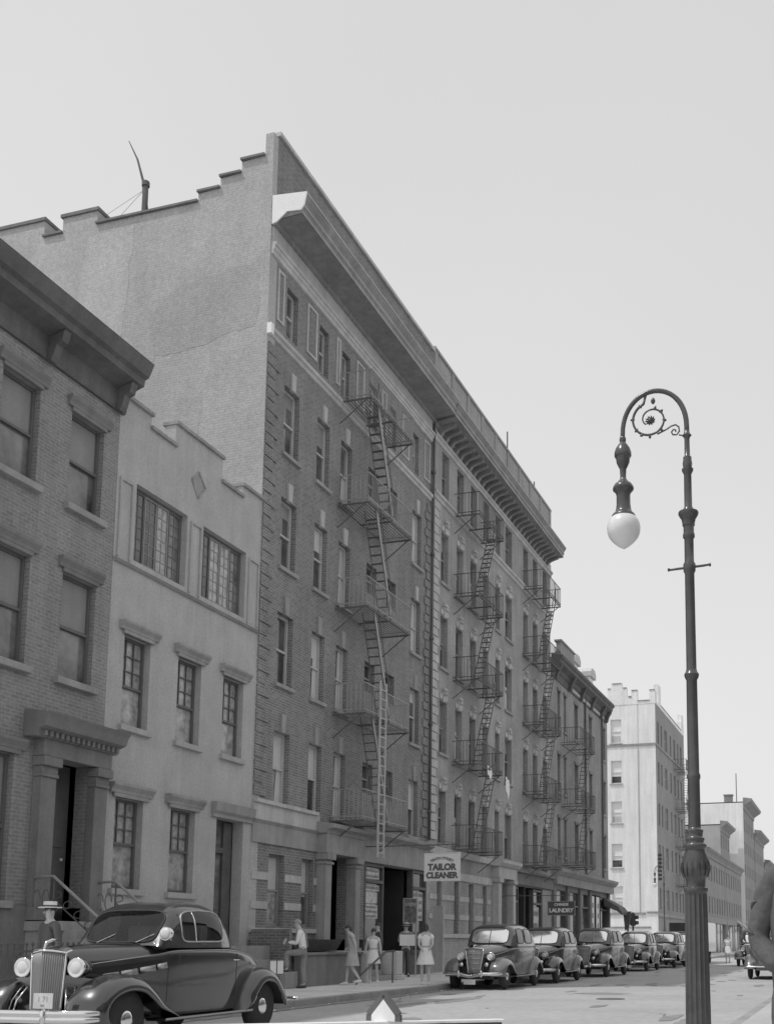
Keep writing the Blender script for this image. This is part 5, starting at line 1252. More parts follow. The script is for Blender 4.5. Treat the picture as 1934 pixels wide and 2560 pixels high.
# ---- grey sedan
wb = 2.86
sed = dict(name='parked_car', label='grey sedan with a bright windscreen and horizontal grille bars, first behind the woman in white', group='sedans parked along the far kerb', wb=wb, paint='paint_dark', roof='paint_dark', fpaint='paint_grey',
    body=[(-.42, .42, .80, 1.13, .22, .25, 2.4), (-.2, .42, .84, 1.17, .27, .31, 2.4), (.25, .42, .9, 1.2, .40, .45, 2.5), (.7, .40, 1.0, 1.22, .58, .62, 2.8), (1.0, .38, 1.06, 1.22, .68, .71, 3), (1.6, .38, 1.08, 1.22, .72, .76, 3), (2.3, .38, 1.08, 1.22, .72, .76, 3), (2.9, .40, 1.06, 1.2, .66, .72, 3), (3.3, .42, .96, 1.1, .55, .6, 2.6), (3.6, .46, .8, .92, .42, .48, 2.3), (3.78, .5, .66, .74, .3, .34, 2.2)],
    cab=[(.74, 1.16, 1.2, .64, .0, 4.5), (.80, 1.16, 1.33, .66, .02, 5), (.90, 1.16, 1.52, .68, .04, 5), (1.02, 1.16, 1.68, .70, .06, 5), (1.2, 1.16, 1.775, .73, .08, 4.6), (1.7, 1.16, 1.81, .75, .09, 4.4), (2.25, 1.16, 1.81, .75, .09, 4.4), (2.75, 1.16, 1.76, .72, .10, 4), (3.1, 1.14, 1.62, .67, .10, 3.6), (3.34, 1.1, 1.42, .60, .08, 3), (3.5, 1.04, 1.16, .52, 0, 2.6)],
    ws=(.5, 3.0, .312, .688), ws_bar=1, sides=[(3.9, 5.0, .05, .275), (5.22, 6.6, .05, .27)], rear=(8.0, 8.8, .4, .6), ffender=ffend, rfender=rfend(wb), fi=.42, fo=.88, track=.71, wr=.355,
    grille=(.45, 1.10, .16, .26, -.50), gstyle='v', gbars=(14, 5, .003, .007), gmat='rim_metal', gback='grille_mid', lights=(.43, -.36, .90, .105), bumper_z=(.44,), bw=.84, by=-.84, bdip=.07, bh=.045,
    plate=(0, -.86, .16, .34, .13), seams_v=[(3.15, .05, .3), (4.9, .05, .22), (6.6, .05, .22)], belt=.245, belt_u=(0.3, 9), handles=(4.7, 5.2), win_frame='rubber')
car0, Bs, Cs = make_car(sed)
for s in (-1, 1):    # auxiliary lamps and louvres
    m = MB(); m.lathe([(0, -.02), (.05, -.015), (.06, 0), (.05, .04), (0, .07)], (s * .36, -.52, .68), 16, 'y'); m.build('fog_lamp', 'chrome', car0, True)
m = MB()
for s in (0, 1):
    for k in range(3): m.tube([Bs.pt(1 + i * .15, (.14 + .025 * k) if s == 0 else 1 - (.14 + .025 * k)) + Bs.nrm(1 + i * .15, (.14 + .025 * k) if s == 0 else 1 - (.14 + .025 * k), Vector((0, 1, .7))) * .004 for i in range(12)], .005, 4)
m.build('hood_trim', 'rim_metal', car0)
m = MB(); m.tube([(0, -.55, 1.12), (0, -.5, 1.2), (0, -.36, 1.2), (0, -.2, 1.185)], [.01, .02, .015, .006], 6); m.build('hood_ornament', 'chrome', car0, True)
places = [(-9.93, 28.45, 'grey sedan with a bright windscreen and horizontal grille bars, first behind the woman in white'),
          (-9.75, 33.15, 'dark sedan second in the row of parked cars, its nose just behind the nearest sedan'),
          (-9.6, 39.6, 'dark sedan third in the parked row, left of the signal post'),
          (-9.55, 47.6, 'dark sedan fourth in the parked row, straight below the traffic signal'),
          (-9.4, 54.2, 'dark sedan fifth in the parked row, touching the lamp post in view'),
          (-9.4, 60.3, 'farthest sedan of the parked row, only its roof showing')]
cars = [car0]
for i, (x, y, lb) in enumerate(places):
    c = car0 if i == 0 else copy_tree(car0)
    c.location = (x, y, 0); c['label'] = lb
    c.rotation_euler = (0, 0, (0, .02, -.018, .012, -.025, .01)[i]); sc_ = (1, 1.0, 1.03, .98, 1.02, 1)[i]; c.scale = (sc_, sc_, (1, .985, 1.02, .99, 1.01, 1)[i])
    if i:
        cars.append(c)
        for ch in c.children:
            if ch.name.startswith(('fender', 'running_board')): 
                ch.material_slots[0].link = 'OBJECT'; ch.material_slots[0].material = M['paint_black']
            if ch.name.startswith(('body', 'cabin')) and i % 2:
                ch.material_slots[0].link = 'OBJECT'; ch.material_slots[0].material = M['paint_black']

# ---- black coupe in the foreground
wb = 3.05
cou = dict(name='parked_coupe', label='large black coupe with a tall upright grille, twin bullet headlights and a chrome spotlight', wb=wb, paint='paint_black',
    body=[(-.30, .42, .86, 1.20, .20, .235, 2.6), (-.05, .42, .9, 1.25, .26, .30, 2.6), (.4, .42, .96, 1.28, .38, .42, 2.7), (.85, .40, 1.04, 1.29, .55, .58, 2.8), (1.1, .38, 1.1, 1.29, .66, .69, 3), (1.6, .38, 1.12, 1.28, .71, .74, 3), (2.2, .38, 1.12, 1.27, .72, .75, 3), (2.6, .40, 1.08, 1.24, .68, .73, 2.8), (2.95, .42, 1.0, 1.19, .6, .68, 2.5), (3.3, .44, .88, 1.06, .5, .58, 2.3), (3.6, .46, .74, .88, .4, .46, 2.2), (3.82, .5, .62, .68, .28, .32, 2.1)],
    cab=[(.80, 1.22, 1.255, .62, 0, 4.5), (.87, 1.22, 1.37, .64, .02, 5), (.98, 1.22, 1.54, .66, .04, 5), (1.12, 1.22, 1.70, .68, .06, 5), (1.30, 1.22, 1.80, .71, .08, 4.4), (1.62, 1.22, 1.835, .73, .09, 4.2), (1.98, 1.22, 1.82, .73, .10, 4), (2.2, 1.22, 1.74, .70, .11, 3.8), (2.36, 1.22, 1.60, .66, .11, 3.5), (2.47, 1.21, 1.44, .60, .08, 3), (2.6, 1.19, 1.31, .54, .03, 2.8), (2.78, 1.1, 1.22, .46, 0, 2.4)],
    ws=(.4, 3.0, .312, .688), ws_mat='glass_sheet', side_mat='glass_sheet', clear=1, sides=[(3.45, 6.55, .045, .275)], quarter=1, rear=(7.7, 8.6, .4, .6), win_frame='rim_metal',
    ffender=[(-.56, .34, 1), (-.64, .48, 1), (-.60, .66, 1), (-.40, .83, 1), (-.08, .92, 1), (.26, .88, 1), (.52, .72, 1), (.72, .53, .9), (.95, .38, .4)], rfender=[(wb - .66, .36, .4), (wb - .56, .50, .9), (wb - .44, .70, 1), (wb - .22, .88, 1), (wb + .04, .935, 1), (wb + .30, .86, 1), (wb + .50, .68, 1), (wb + .64, .48, 1), (wb + .68, .38, 1)], fi=.40, fo=.9, track=.72, wr=.385,
    grille=(.36, 1.17, .20, .24, -.53), gstyle='flat', gbars=(22, 1, .0045, .006), gmat='rim_metal', gback='grille_mid', gframe=.014, lights=(.375, -.38, 1.0, .112), bumper_z=(.50, .43), bw=.88, by=-.83, bdip=.0, bh=.04,
    plate=(.34, -.87, .56, .26, .17), plate_text='1 71', seams_v=[(3.55, .05, .3), (6.5, .05, .24)], belt=.27, belt_u=(.6, 9.2), handles=(6.2,))
coupe, Bc, Cc_ = make_car(cou); coupe.location = (-9.02, 11.02, 0)
cx0 = coupe.location.copy(); coupe.location = (0, 0, 0)
# radiator crown, catwalk fillers, hood vents, spotlight, wiper highlights
m = MB(); m.grid([[(s / 6 * (.245 - .02 * t), -.53 + .12 * abs(s / 6) * (1 - t) + .24 * t, 1.17 + .05 * math.sqrt(max(0, 1 - (s / 6) ** 2)) + .03 * t) for s in range(-6, 7)] for t in (0, .35, .7, 1)]); m.build('radiator_cap', 'chrome', coupe, True)
m = MB(); m.tube([(0, -.50, 1.22), (0, -.47, 1.29), (0, -.38, 1.32), (0, -.25, 1.31)], [.012, .02, .022, .008], 8); m.build('hood_ornament', 'chrome', coupe, True)
for s in (-1, 1):
    for k in range(4):
        m = MB()
        y0_ = .12 + k * .24
        def hp(y):
            u = 1 + (y + .05) / .45 if y < .4 else (2 + (y - .4) / .45)
            v = .80 if s > 0 else .20; q_ = Bc.pt(u, v); return q_ + Bc.nrm(u, v, Vector((0, 1, .7))) * .012
        m.bar(hp(y0_), hp(y0_ + .205), .016, .075)
        m.build('hood_vent', 'rim_metal', coupe, True)
for s in (-1, 1):    # horn trumpets and catwalk ribs seen between grille and wing
    m = MB(); m.tube([(s * .27, -.42, .78), (s * .34, -.50, .62), (s * .37, -.54, .46)], [.008, .014, .01], 6); m.tube([(s * .36, -.38, .80), (s * .43, -.48, .62), (s * .45, -.52, .46)], [.008, .016, .01], 6); m.build('catwalk_rib', 'chrome', coupe, True)
    m = MB(); m.grid([[(s * (.22 + .32 * i / 5), -.30 - .12 * math.sin(PI * j / 8) + .1 * (i / 5), .40 + .52 * j / 5 - .05 * i / 5) for j in range(6)] for i in range(6)]); m.build('catwalk', 'paint_black', coupe, True)
m = MB(); c = (.66, .88, 1.40); m.lathe([(.085, -.02), (.09, 0), (.08, .05), (.045, .1), (.01, .12)], c, 20, 'y'); m.tube([(.66, .95, 1.38), (.64, 1.02, 1.3)], .012, 6); sp = m.build('spotlight', 'chrome', coupe, autos=50)
m = MB(); m.lathe([(0, -.04), (.05, -.03), (.08, -.018)], c, 20, 'y'); m.build('lens', 'lens', sp, True)
# seat and steering wheel hints behind the glass are on real geometry: mirror and wiper
m = MB()
for x in (-.3, .28): m.tube([Cc_.pt(.4, .5) + Vector((x, -.03, .0)), Cc_.pt(1.3, .5) + Vector((x + .22, -.03, -.02))], .006, 4)
m.build('wiper', 'chrome', coupe)
m = MB(); m.tube([Vector((.0, 3.02, 1.18)), Vector((.05, 3.1, 1.16)), Vector((.1, 3.0, 1.18))], .01, 5); m.build('trunk_handle', 'chrome', coupe, True)
coupe.location = cx0

# ---- car seen from behind at the right, mostly hidden by the person
rc = copy_tree(car0); rc.location = (-2.86, 41.9, 0); rc.rotation_euler = (0, 0, PI); del rc['group']
rc['label'] = 'pale-bumpered car at the near kerb, half hidden behind the jacketed person'
for ch in rc.children:
    if ch.name.startswith(('body', 'cabin', 'fender', 'running_board')): ch.material_slots[0].link = 'OBJECT'; ch.material_slots[0].material = M['paint_grey']
fc = copy_tree(car0); fc.location = (-5.3, 59, 0); del fc['group']; fc['label'] = 'dark car driving alone down the street in the distance'
tk = thing('delivery_truck', (-9.7, 67.2, 0), 'dark box truck parked beyond the sedans, behind the lamp post', 'truck')
m = MB(); m.box(-10.7, -8.4, 65, 69, .7, 2.45); m.build('cargo_box', 'paint_dark', tk, bevel=.05)
m = MB(); m.prism_x([(63.4, .5), (63.3, 1.1), (63.9, 1.2), (64.2, 1.9), (64.95, 1.95), (64.95, .5)], -10.4, -8.7); cb = m.build('cab', 'paint_dark', tk, bevel=.05)
m = MB(); m.add([(-10.25, 63.98, 1.3), (-8.85, 63.98, 1.3), (-8.85, 64.19, 1.85), (-10.25, 64.19, 1.85)], [(0, 1, 2, 3)]); m.v = [(a, b - .03, c) for a, b, c in m.v]; m.build('windscreen', 'car_glass', cb)
for s, x in ((-1, -10.4), (1, -8.7)):
    for y in (63.9, 68): make_wheel(tk, x - tk.location.x * 0, y, .4, 'rim_metal', s)
# ================================================================== people
mat_plain('skin', .36, .6, .08, 6, 0, .05, .05); mat_plain('hair_dark', .03, .6, .3, 20, 0, .2, .3); mat_plain('hair_grey', .2, .7, .3, 20, 0, .2, .3)
mat_plain('cloth_white', 1.0, .85, .07, 7, 0, .05, .6); mat_plain('cloth_grey', .16, .9, .1, 6, 0, .08, .5); mat_plain('cloth_dark', .06, .9, .1, 6, 0, .08, .5); mat_plain('cloth_mid', .3, .9, .1, 6, 0, .08, .5)
mat_plain('jacket', .058, .92, .12, 5, 0, .1, .6); mat_plain('shoe', .03, .4, .1, 6); mat_plain('straw', .7, .8, .05, 9)

def skin(name, mat, nodes, edges, par, sub=1, root=0):
    """nodes [(x,y,z,rx,ry)] joined by edges and grown into one tapering surface"""
    me = bpy.data.meshes.new(name); me.from_pydata([n[:3] for n in nodes], edges, []); o = bpy.data.objects.new(name, me); COL.objects.link(o); o.parent = par
    md = o.modifiers.new('Skin', 'SKIN'); md.use_smooth_shade = True
    sv = me.skin_vertices[0].data
    for i, n in enumerate(nodes): sv[i].radius = (n[3], n[4] if len(n) > 4 else n[3]); sv[i].use_root = (i == root)
    s = o.modifiers.new('Sub', 'SUBSURF'); s.levels = sub; s.render_levels = sub
    me.materials.append(M[mat]); return o
BJ = dict(pel=(0, 0, .95), waist=(0, 0, 1.09), chest=(0, 0, 1.30), nb=(0, .01, 1.47), neck=(0, -.005, 1.525), hd=(0, -.015, 1.60), ht=(0, -.015, 1.69),
          sl=(-.175, 0, 1.425), el=(-.235, .02, 1.14), wl=(-.25, -.06, .90), sr=(.175, 0, 1.425), er=(.235, .02, 1.14), wr=(.25, -.06, .90),
          hl=(-.09, 0, .9), kl=(-.10, -.02, .49), al=(-.10, .02, .09), hr=(.09, 0, .9), kr=(.10, -.02, .49), ar=(.10, .02, .09))
def hand(par, w, d, mat='skin', s=1.0, curl=.5):
    """palm with four unequal fingers and a thumb leaving its side"""
    w = Vector(w); d = Vector(d).normalized(); side = d.cross(Vector((0, 0, 1))); side = side.normalized() if side.length > .2 else Vector((1, 0, 0)); up = side.cross(d).normalized()
    m = MB(); m.tube([w - d * .01, w + d * .03 * s, w + d * .075 * s, w + d * .09 * s], [.022 * s, .034 * s, .036 * s, .025 * s], 8)
    for k, ln in enumerate((.068, .08, .075, .058)):
        b = w + d * .08 * s + side * (k - 1.5) * .017 * s; c1 = b + d * ln * .5 * s - up * curl * .012; c2 = c1 + (d * (1 - curl * .5) - up * curl).normalized() * ln * .5 * s
        m.tube([b, c1, c2], [.0095 * s, .0085 * s, .006 * s], 6)
    b = w + d * .025 * s - side * .03 * s; m.tube([b, b - side * .025 * s + d * .03 * s, b - side * .03 * s + d * .065 * s - up * .01], [.012 * s, .0105 * s, .0075 * s], 6)
    return m.build('hand', mat, par, True)
def person(loc, rz, label, H=1.75, J=None, top=None, legs=None, dress=None, hair='hair_dark', hairlen=0, hat=None, sleeves='long', face=True, group=None, shoe='shoe', sk='skin', bulk=1.0, collar=0, fat=0, arm=None):
    o = thing('person', loc, label, 'person', group, rz); k = H / 1.75
    j = dict(BJ); j.update(J or {}); j = {a: Vector(b) * k for a, b in j.items()}
    names = ['pel', 'waist', 'chest', 'nb', 'neck', 'hd', 'ht', 'sl', 'el', 'wl', 'sr', 'er', 'wr', 'hl', 'kl', 'al', 'hr', 'kr', 'ar']
    R = dict(pel=(.13, .10), waist=(.115, .09), chest=(.14, .10), nb=(.07, .06), neck=(.048, .05), hd=(.068, .085), ht=(.066, .078), sl=(.055, .055), el=(.038, .038), wl=(.026, .026), hl=(.085, .085), kl=(.055, .055), al=(.036, .036))
    for a, b in (('sr', 'sl'), ('er', 'el'), ('wr', 'wl'), ('hr', 'hl'), ('kr', 'kl'), ('ar', 'al')): R[a] = R[b]
    def nd(n, f=1.0, add=0): r = R[n]; return (*j[n], (r[0] * f + add) * k * (bulk if n in ('pel', 'waist', 'chest') else 1), (r[1] * f + add) * k)
    nodes = [nd(n) for n in names]
    for a in ('al', 'ar'):    # feet
        p = j[a]; dirn = Vector((0, -1, 0)); nodes.append((p.x, p.y - .13 * k, p.z - .055 * k, .034 * k, .022 * k))
    E = [(0, 1), (1, 2), (2, 3), (3, 4), (4, 5), (5, 6), (3, 7), (7, 8), (8, 9), (3, 10), (10, 11), (11, 12), (0, 13), (13, 14), (14, 15), (0, 16), (16, 17), (17, 18), (15, 19), (18, 20)]
    skin('body', sk, nodes, E, o, 2)
    for e, w_ in (('el', 'wl'), ('er', 'wr')): hand(o, j[w_], j[w_] - j[e], sk, k)
    if top:
        ids = ['pel', 'waist', 'chest', 'nb', 'sl', 'el', 'wl', 'sr', 'er', 'wr']; T = [nd(n, 1.02, .014 + fat) for n in ids]; T[3] = (*(j['nb'] - Vector((0, 0, .03 * k))), .078 * k, .07 * k)
        T[0] = (*(j['pel'] + Vector((0, 0, .02 * k))), .15 * k * bulk, .12 * k)
        if sleeves == 'short': T[6] = (*(j['el'] * .92 + j['wl'] * .08), .055 * k, .055 * k); T[9] = (*(j['er'] * .92 + j['wr'] * .08), .055 * k, .055 * k)
        else:
            T[6] = (*(j['el'] * .1 + j['wl'] * .9), .04 * k + fat, .04 * k + fat); T[9] = (*(j['er'] * .1 + j['wr'] * .9), .04 * k + fat, .04 * k + fat)
        if arm:
            for a, b in ((4, 7), (5, 8), (6, 9)):
                r_ = arm[a - 4]
                for q_ in (a, b): T[q_] = (*T[q_][:3], r_, r_)
        skin('shirt' if top != 'jacket' else 'jacket', top, T, [(0, 1), (1, 2), (2, 3), (3, 4), (4, 5), (5, 6), (3, 7), (7, 8), (8, 9)], o, 2)
    if legs:
        T = [(*(j['pel'] + Vector((0, 0, .06 * k))), .145 * k * bulk, .115 * k), nd('pel', 1.05, .01), nd('hl', 1.05, .012), nd('kl', 1.1, .014), (*(j['al'] + Vector((0, 0, .02 * k))), .062 * k, .066 * k), nd('hr', 1.05, .012), nd('kr', 1.1, .014), (*(j['ar'] + Vector((0, 0, .02 * k))), .062 * k, .066 * k)]
        skin('trousers', legs, T, [(0, 1), (1, 2), (2, 3), (3, 4), (1, 5), (5, 6), (6, 7)], o, 2, 1)
    if dress:
        hem, flare, dm = dress; m = MB(); P = []
        cx = [(j['nb'].z - .035 * k, .085, .07, j['nb']), (j['chest'].z + .07 * k, .165, .11, j['chest']), (j['chest'].z, .16, .125, j['chest']), (j['waist'].z + .03 * k, .122, .10, j['waist']), (j['waist'].z - .01 * k, .122, .10, j['waist']), (j['pel'].z + .02 * k, .165, .135, j['pel']), (j['pel'].z - .12 * k, .19, .16, j['pel']), ((j['pel'].z + hem * k) / 2, .19 + flare * .5, .16 + flare * .5, j['pel']), (hem * k, .2 + flare, .17 + flare, j['pel'])]
        for z, rx, ry, c in cx:
            row = []
            for i in range(36):
                a = 2 * PI * i / 36; t = max(0, (j['pel'].z - z) / (j['pel'].z)); f = 1 + .10 * t * math.sin(a * 8 + 1.3) + .04 * t * math.sin(a * 13)
                row.append((c.x + rx * k * f * math.cos(a), c.y + ry * k * f * math.sin(a), z))
            P.append(row)
        m.grid(P, close_v=True); m.v = [tuple(v) for v in m.v]
        q = bpy.data.meshes.new('dress'); off = m.v
        q.from_pydata(off, [], m.f); d_ = bpy.data.objects.new('dress', q); COL.objects.link(d_); d_.parent = o; q.materials.append(M[dm])
        for p_ in q.polygons: p_.use_smooth = True
        s = d_.modifiers.new('Sub', 'SUBSURF'); s.levels = 1; s.render_levels = 1
        T = [(*(j['sl'] * .55 + j['nb'] * .45), .06 * k, .06 * k), (*(j['sl'] + Vector((0, 0, .0))), .07 * k, .07 * k), (*(j['sl'] * .6 + j['el'] * .4), .062 * k, .062 * k)]
        for a, b in (('sl', 'el'), ('sr', 'er')):
            T = [(*(j[a] * .5 + j['chest'] * .5), .07 * k, .07 * k), (*j[a], .07 * k, .07 * k), (*(j[a] * .55 + j[b] * .45), .066 * k, .066 * k)]
            skin('sleeve', dm, T, [(0, 1), (1, 2)], o, 1)
        m = MB(); z = j['waist'].z; c = j['waist']
        R2 = [[(c.x + .128 * k * math.cos(2 * PI * i / 24), c.y + .106 * k * math.sin(2 * PI * i / 24), z + dz) for i in range(24)] for dz in (-.02, .02)]
        m.grid(R2, close_v=True); b_ = m.build('belt', 'cloth_mid', None); b_.parent = o
    def loc_mesh(m, name, mat, smooth=True):
        q = m.build(name, mat, None, smooth); q.parent = o; return q
    hd, ht = j['hd'], j['ht']
    # shoes
    for a in ('al', 'ar'):
        p = j[a]; m = MB(); m.tube([(p.x, p.y + .055 * k, p.z - .045 * k), (p.x, p.y - .02, p.z - .04 * k), (p.x, p.y - .1 * k, p.z - .055 * k), (p.x, p.y - .19 * k, p.z - .07 * k)], [.035 * k, .046 * k, .044 * k, .022 * k], 8); loc_mesh(m, 'shoe', shoe)
    # hair as a cap over the skull
    if hair:
        m = MB(); c = (hd + ht) / 2 + Vector((0, .012 * k, .012 * k)); P = []
        for i in range(11):
            ph = PI * .5 - (PI * .5 + (.35 if hairlen == 0 else .6)) * i / 10
            row = []
            for q_ in range(20):
                a = 2 * PI * q_ / 20; front = max(0, -math.sin(a)); rr = math.cos(max(ph, -.6)) if ph > -.6 else .82
                z = math.sin(ph); z = max(z, -.1 + .55 * front) if hairlen == 0 else max(z, (.5 * front - .25))
                w_ = math.sqrt(max(0, 1 - min(1, z) ** 2)); w_ = max(w_, 0)
                row.append((c.x + .083 * k * w_ * math.cos(a), c.y + .104 * k * w_ * math.sin(a), c.z + .107 * k * z - (hairlen * k * max(0, math.sin(a) * .7 + .3) * (i / 10) ** 3 if hairlen else 0)))
            P.append(row)
        m.grid(P, close_v=True); loc_mesh(m, 'hair', hair)
    if face:
        f = -.088 * k; zc = hd.z + .035 * k
        m = MB(); m.tube([(hd.x, hd.y + f + .012, zc + .02 * k), (hd.x, hd.y + f - .012 * k, zc - .018 * k), (hd.x, hd.y + f + .01, zc - .028 * k)], [.007 * k, .013 * k, .008 * k], 6); loc_mesh(m, 'nose', sk)
        m = MB()
        for s in (-1, 1): m.lathe([(0, -.006), (.012 * k, -.003), (0, .004)], (hd.x + s * .028 * k, hd.y + f + .010, zc + .018 * k), 8, 'y'); m.tube([(hd.x + s * .012 * k, hd.y + f + .005, zc + .033 * k), (hd.x + s * .045 * k, hd.y + f + .017, zc + .034 * k)], .004 * k, 4)
        loc_mesh(m, 'eyes', 'hair_dark')
        m = MB(); m.tube([(hd.x - .022 * k, hd.y + f + .012, zc - .05 * k), (hd.x, hd.y + f + .003, zc - .05 * k), (hd.x + .022 * k, hd.y + f + .012, zc - .05 * k)], .005 * k, 5); loc_mesh(m, 'mouth', 'cloth_grey')
        for s in (-1, 1):
            m = MB(); m.lathe([(0, -.006), (.02 * k, -.004), (.024 * k, .004), (.012 * k, .01)], (hd.x + s * .078 * k, hd.y + .008, zc + .0), 10, 'x'); loc_mesh(m, 'ear', sk)
    if collar:
        m = MB(); c = j['nb']; m.lathe([(.075, -.06), (.068, -.02), (.06, .025), (.056, .03)], (c.x, c.y - .005, c.z + .02), 16); m.add([(c.x - .05, c.y - .085, c.z - .02), (c.x + .05, c.y - .085, c.z - .02), (c.x + .02, c.y - .135, c.z - .2), (c.x - .02, c.y - .135, c.z - .2)], [(0, 1, 2, 3)]); loc_mesh(m, 'shirt_collar', 'cloth_white')
    if hat:
        m = MB(); c = Vector((ht.x, ht.y + .0, ht.z + .02 * k)); 
        if hat == 'boater': m.lathe([(.098 * k, -.012), (.175 * k, -.016), (.175 * k, .0), (.102 * k, .002), (.1 * k, .085), (.0, .09)], c, 28)
        else: m.lathe([(.095 * k, -.02), (.14 * k, -.028), (.145 * k, -.018), (.095 * k, -.005), (.085 * k, .07), (.05 * k, .09), (0, .082)], c, 24)
        loc_mesh(m, 'hat', 'straw' if hat == 'boater' else 'cloth_mid')
        m = MB(); m.lathe([(.1035 * k, .003), (.1025 * k, .03), (.1 * k, .031), (.098 * k, .0)], c, 28); loc_mesh(m, 'hat_band', 'cloth_dark')
    return o, j, k, loc_mesh
def face_dir(fx, fy): return math.atan2(fx, -fy)

# man in white shirt with one foot up, reading
o, j, k, lm = person((-13.2, 24.35, .15), face_dir(-.93, -.35), 'balding man in a white shirt and braces, one foot raised, reading papers', H=1.73,
    J=dict(pel=(0, .05, .93), waist=(0, .03, 1.07), chest=(0, -.01, 1.28), nb=(0, -.04, 1.44), neck=(0, -.07, 1.50), hd=(0, -.12, 1.565), ht=(0, -.13, 1.66), sl=(-.18, -.02, 1.40), el=(-.22, -.06, 1.13), wl=(-.12, -.30, 1.17), sr=(.18, -.02, 1.40), er=(.23, -.08, 1.12), wr=(.13, -.32, 1.15),
           hl=(-.09, .05, .88), kl=(-.10, .04, .47), al=(-.10, .08, .09), hr=(.09, .03, .9), kr=(.13, -.36, .88), ar=(.13, -.32, .48)), top='cloth_white', legs='cloth_grey', hair='hair_grey', bulk=1.12)
m = MB(); P = [[(x, -.36 - .03 * abs(x) * 4 - .06 * t, 1.22 - .14 * t + .02 * math.sin(9 * x)) for x in (-.14, -.07, 0, .07, .14)] for t in (0, .5, 1)]; m.grid(P)
q = m.build('papers', 'sign_white', None); q.location = (0, 0, 0)
q.matrix_world = Matrix.Translation((-13.2, 24.35, .15)) @ Matrix.Rotation(face_dir(-.93, -.35), 4, 'Z'); tag(q, 'sheet of paper held by the balding man in the white shirt', 'paper')
m = MB()
for s in (-1, 1): m.tube([(s * .08, -.13, 1.0), (s * .09, -.16, 1.2), (s * .09, -.1, 1.42), (s * .07, .0, 1.46), (s * .05, .11, 1.35), (s * .03, .13, 1.2), (s * .05, .17, 1.02)], .011, 5)
lm(m, 'braces', 'cloth_grey')
# foot rest: low stone plinth of the areaway wall under his raised foot
m = MB(); m.box(-13.78, -13.38, 23.95, 24.55, .15, .56); tag(m.build('stone_plinth', 'stone_mid', bevel=.02), 'low stone block by the areaway under the reading man\'s raised foot', 'stone block')

person((-12.95, 26.7, .15), face_dir(-.85, -.3), 'woman in a light blouse and grey skirt hurrying past the stoop wall', H=1.62,
    J=dict(nb=(0, -.07, 1.45), neck=(0, -.1, 1.5), hd=(0, -.13, 1.57), ht=(0, -.13, 1.66), chest=(0, -.04, 1.29), wl=(-.2, -.24, 1.0), el=(-.23, -.05, 1.13), er=(.24, .12, 1.15), wr=(.22, .12, .9), kl=(-.09, -.14, .5), al=(-.09, -.16, .09), kr=(.09, .02, .49), ar=(.09, .24, .16)),
    dress=(.55, .04, 'cloth_mid'), hairlen=.06, shoe='straw')
person((-13.1, 28.35, .15), face_dir(.35, -.9), 'girl in a white belted dress standing before the stoop', H=1.52,
    J=dict(kl=(-.08, -.0, .48), al=(-.08, .0, .09), kr=(.12, -.05, .49), ar=(.16, -.02, .09)), dress=(.62, .05, 'cloth_white'), hairlen=.05, shoe='straw')
person((-11.14, 27.45, .15), face_dir(-.35, .9), 'woman in a white dress with her back turned, at the kerb beside the grey sedan', H=1.63,
    J=dict(el=(-.2, .14, 1.15), wl=(-.08, .17, .98), er=(.2, .14, 1.15), wr=(.06, .18, .95)), dress=(.58, .06, 'cloth_white'), hairlen=.1, shoe='straw')
person((-13.9, 30.4, .15), face_dir(-.6, -.7), 'person in a dark jacket standing behind the stoop wall by the shop window', H=1.72, top='cloth_dark', legs='cloth_dark')
pp_ = person((-14.22, 33.3, .15), face_dir(.5, -.85), 'man in a pale hat and grey jacket reading a newspaper in the shop doorway', H=1.74,
    J=dict(el=(-.24, -.05, 1.15), wl=(-.12, -.28, 1.2), er=(.24, -.05, 1.15), wr=(.12, -.28, 1.2)), top='cloth_grey', legs='cloth_dark', hat='fedora')
m = MB(); m.grid([[(x, -.36 - .08 * abs(x), z) for x in (-.25, -.12, 0, .12, .25)] for z in (1.02, 1.2, 1.38)]); q = m.build('newspaper', 'sign_white', None)
q.matrix_world = Matrix.Translation((-14.22, 33.3, .15)) @ Matrix.Rotation(face_dir(.5, -.85), 4, 'Z'); tag(q, 'open newspaper held by the man in the pale hat', 'newspaper')
person((-11.88, 13.95, .15), face_dir(-.3, -.95), 'person in a white boater hat and grey coat passing behind the black coupe', H=1.72, top='cloth_dark', legs='cloth_grey', hat='boater',
    J=dict(kl=(-.1, -.12, .5), al=(-.1, -.15, .1), kr=(.1, .06, .48), ar=(.1, .28, .14)))
person((-7.6, 68.3, 0), face_dir(0, -1), 'tiny distant pedestrian in white crossing at the avenue', H=1.7, dress=(.6, .04, 'cloth_white'))
# person at the right edge, hand on hip
rz = face_dir(.55, .83)
o, j, k, lm = person((-.192, 5.5, .15), 0, 'person in a dark jacket with hand on hip, cut off by the right edge', H=1.79,
    J=dict(sl=(-.185, 0, 1.44), el=(-.275, .03, 1.14), wl=(-.13, -.10, .97), sr=(.19, 0, 1.43), er=(.28, .0, 1.14), wr=(.27, -.05, .9)), top='jacket', legs='cloth_grey', face=True, bulk=1.2, fat=.02, arm=(.08, .062, .066))
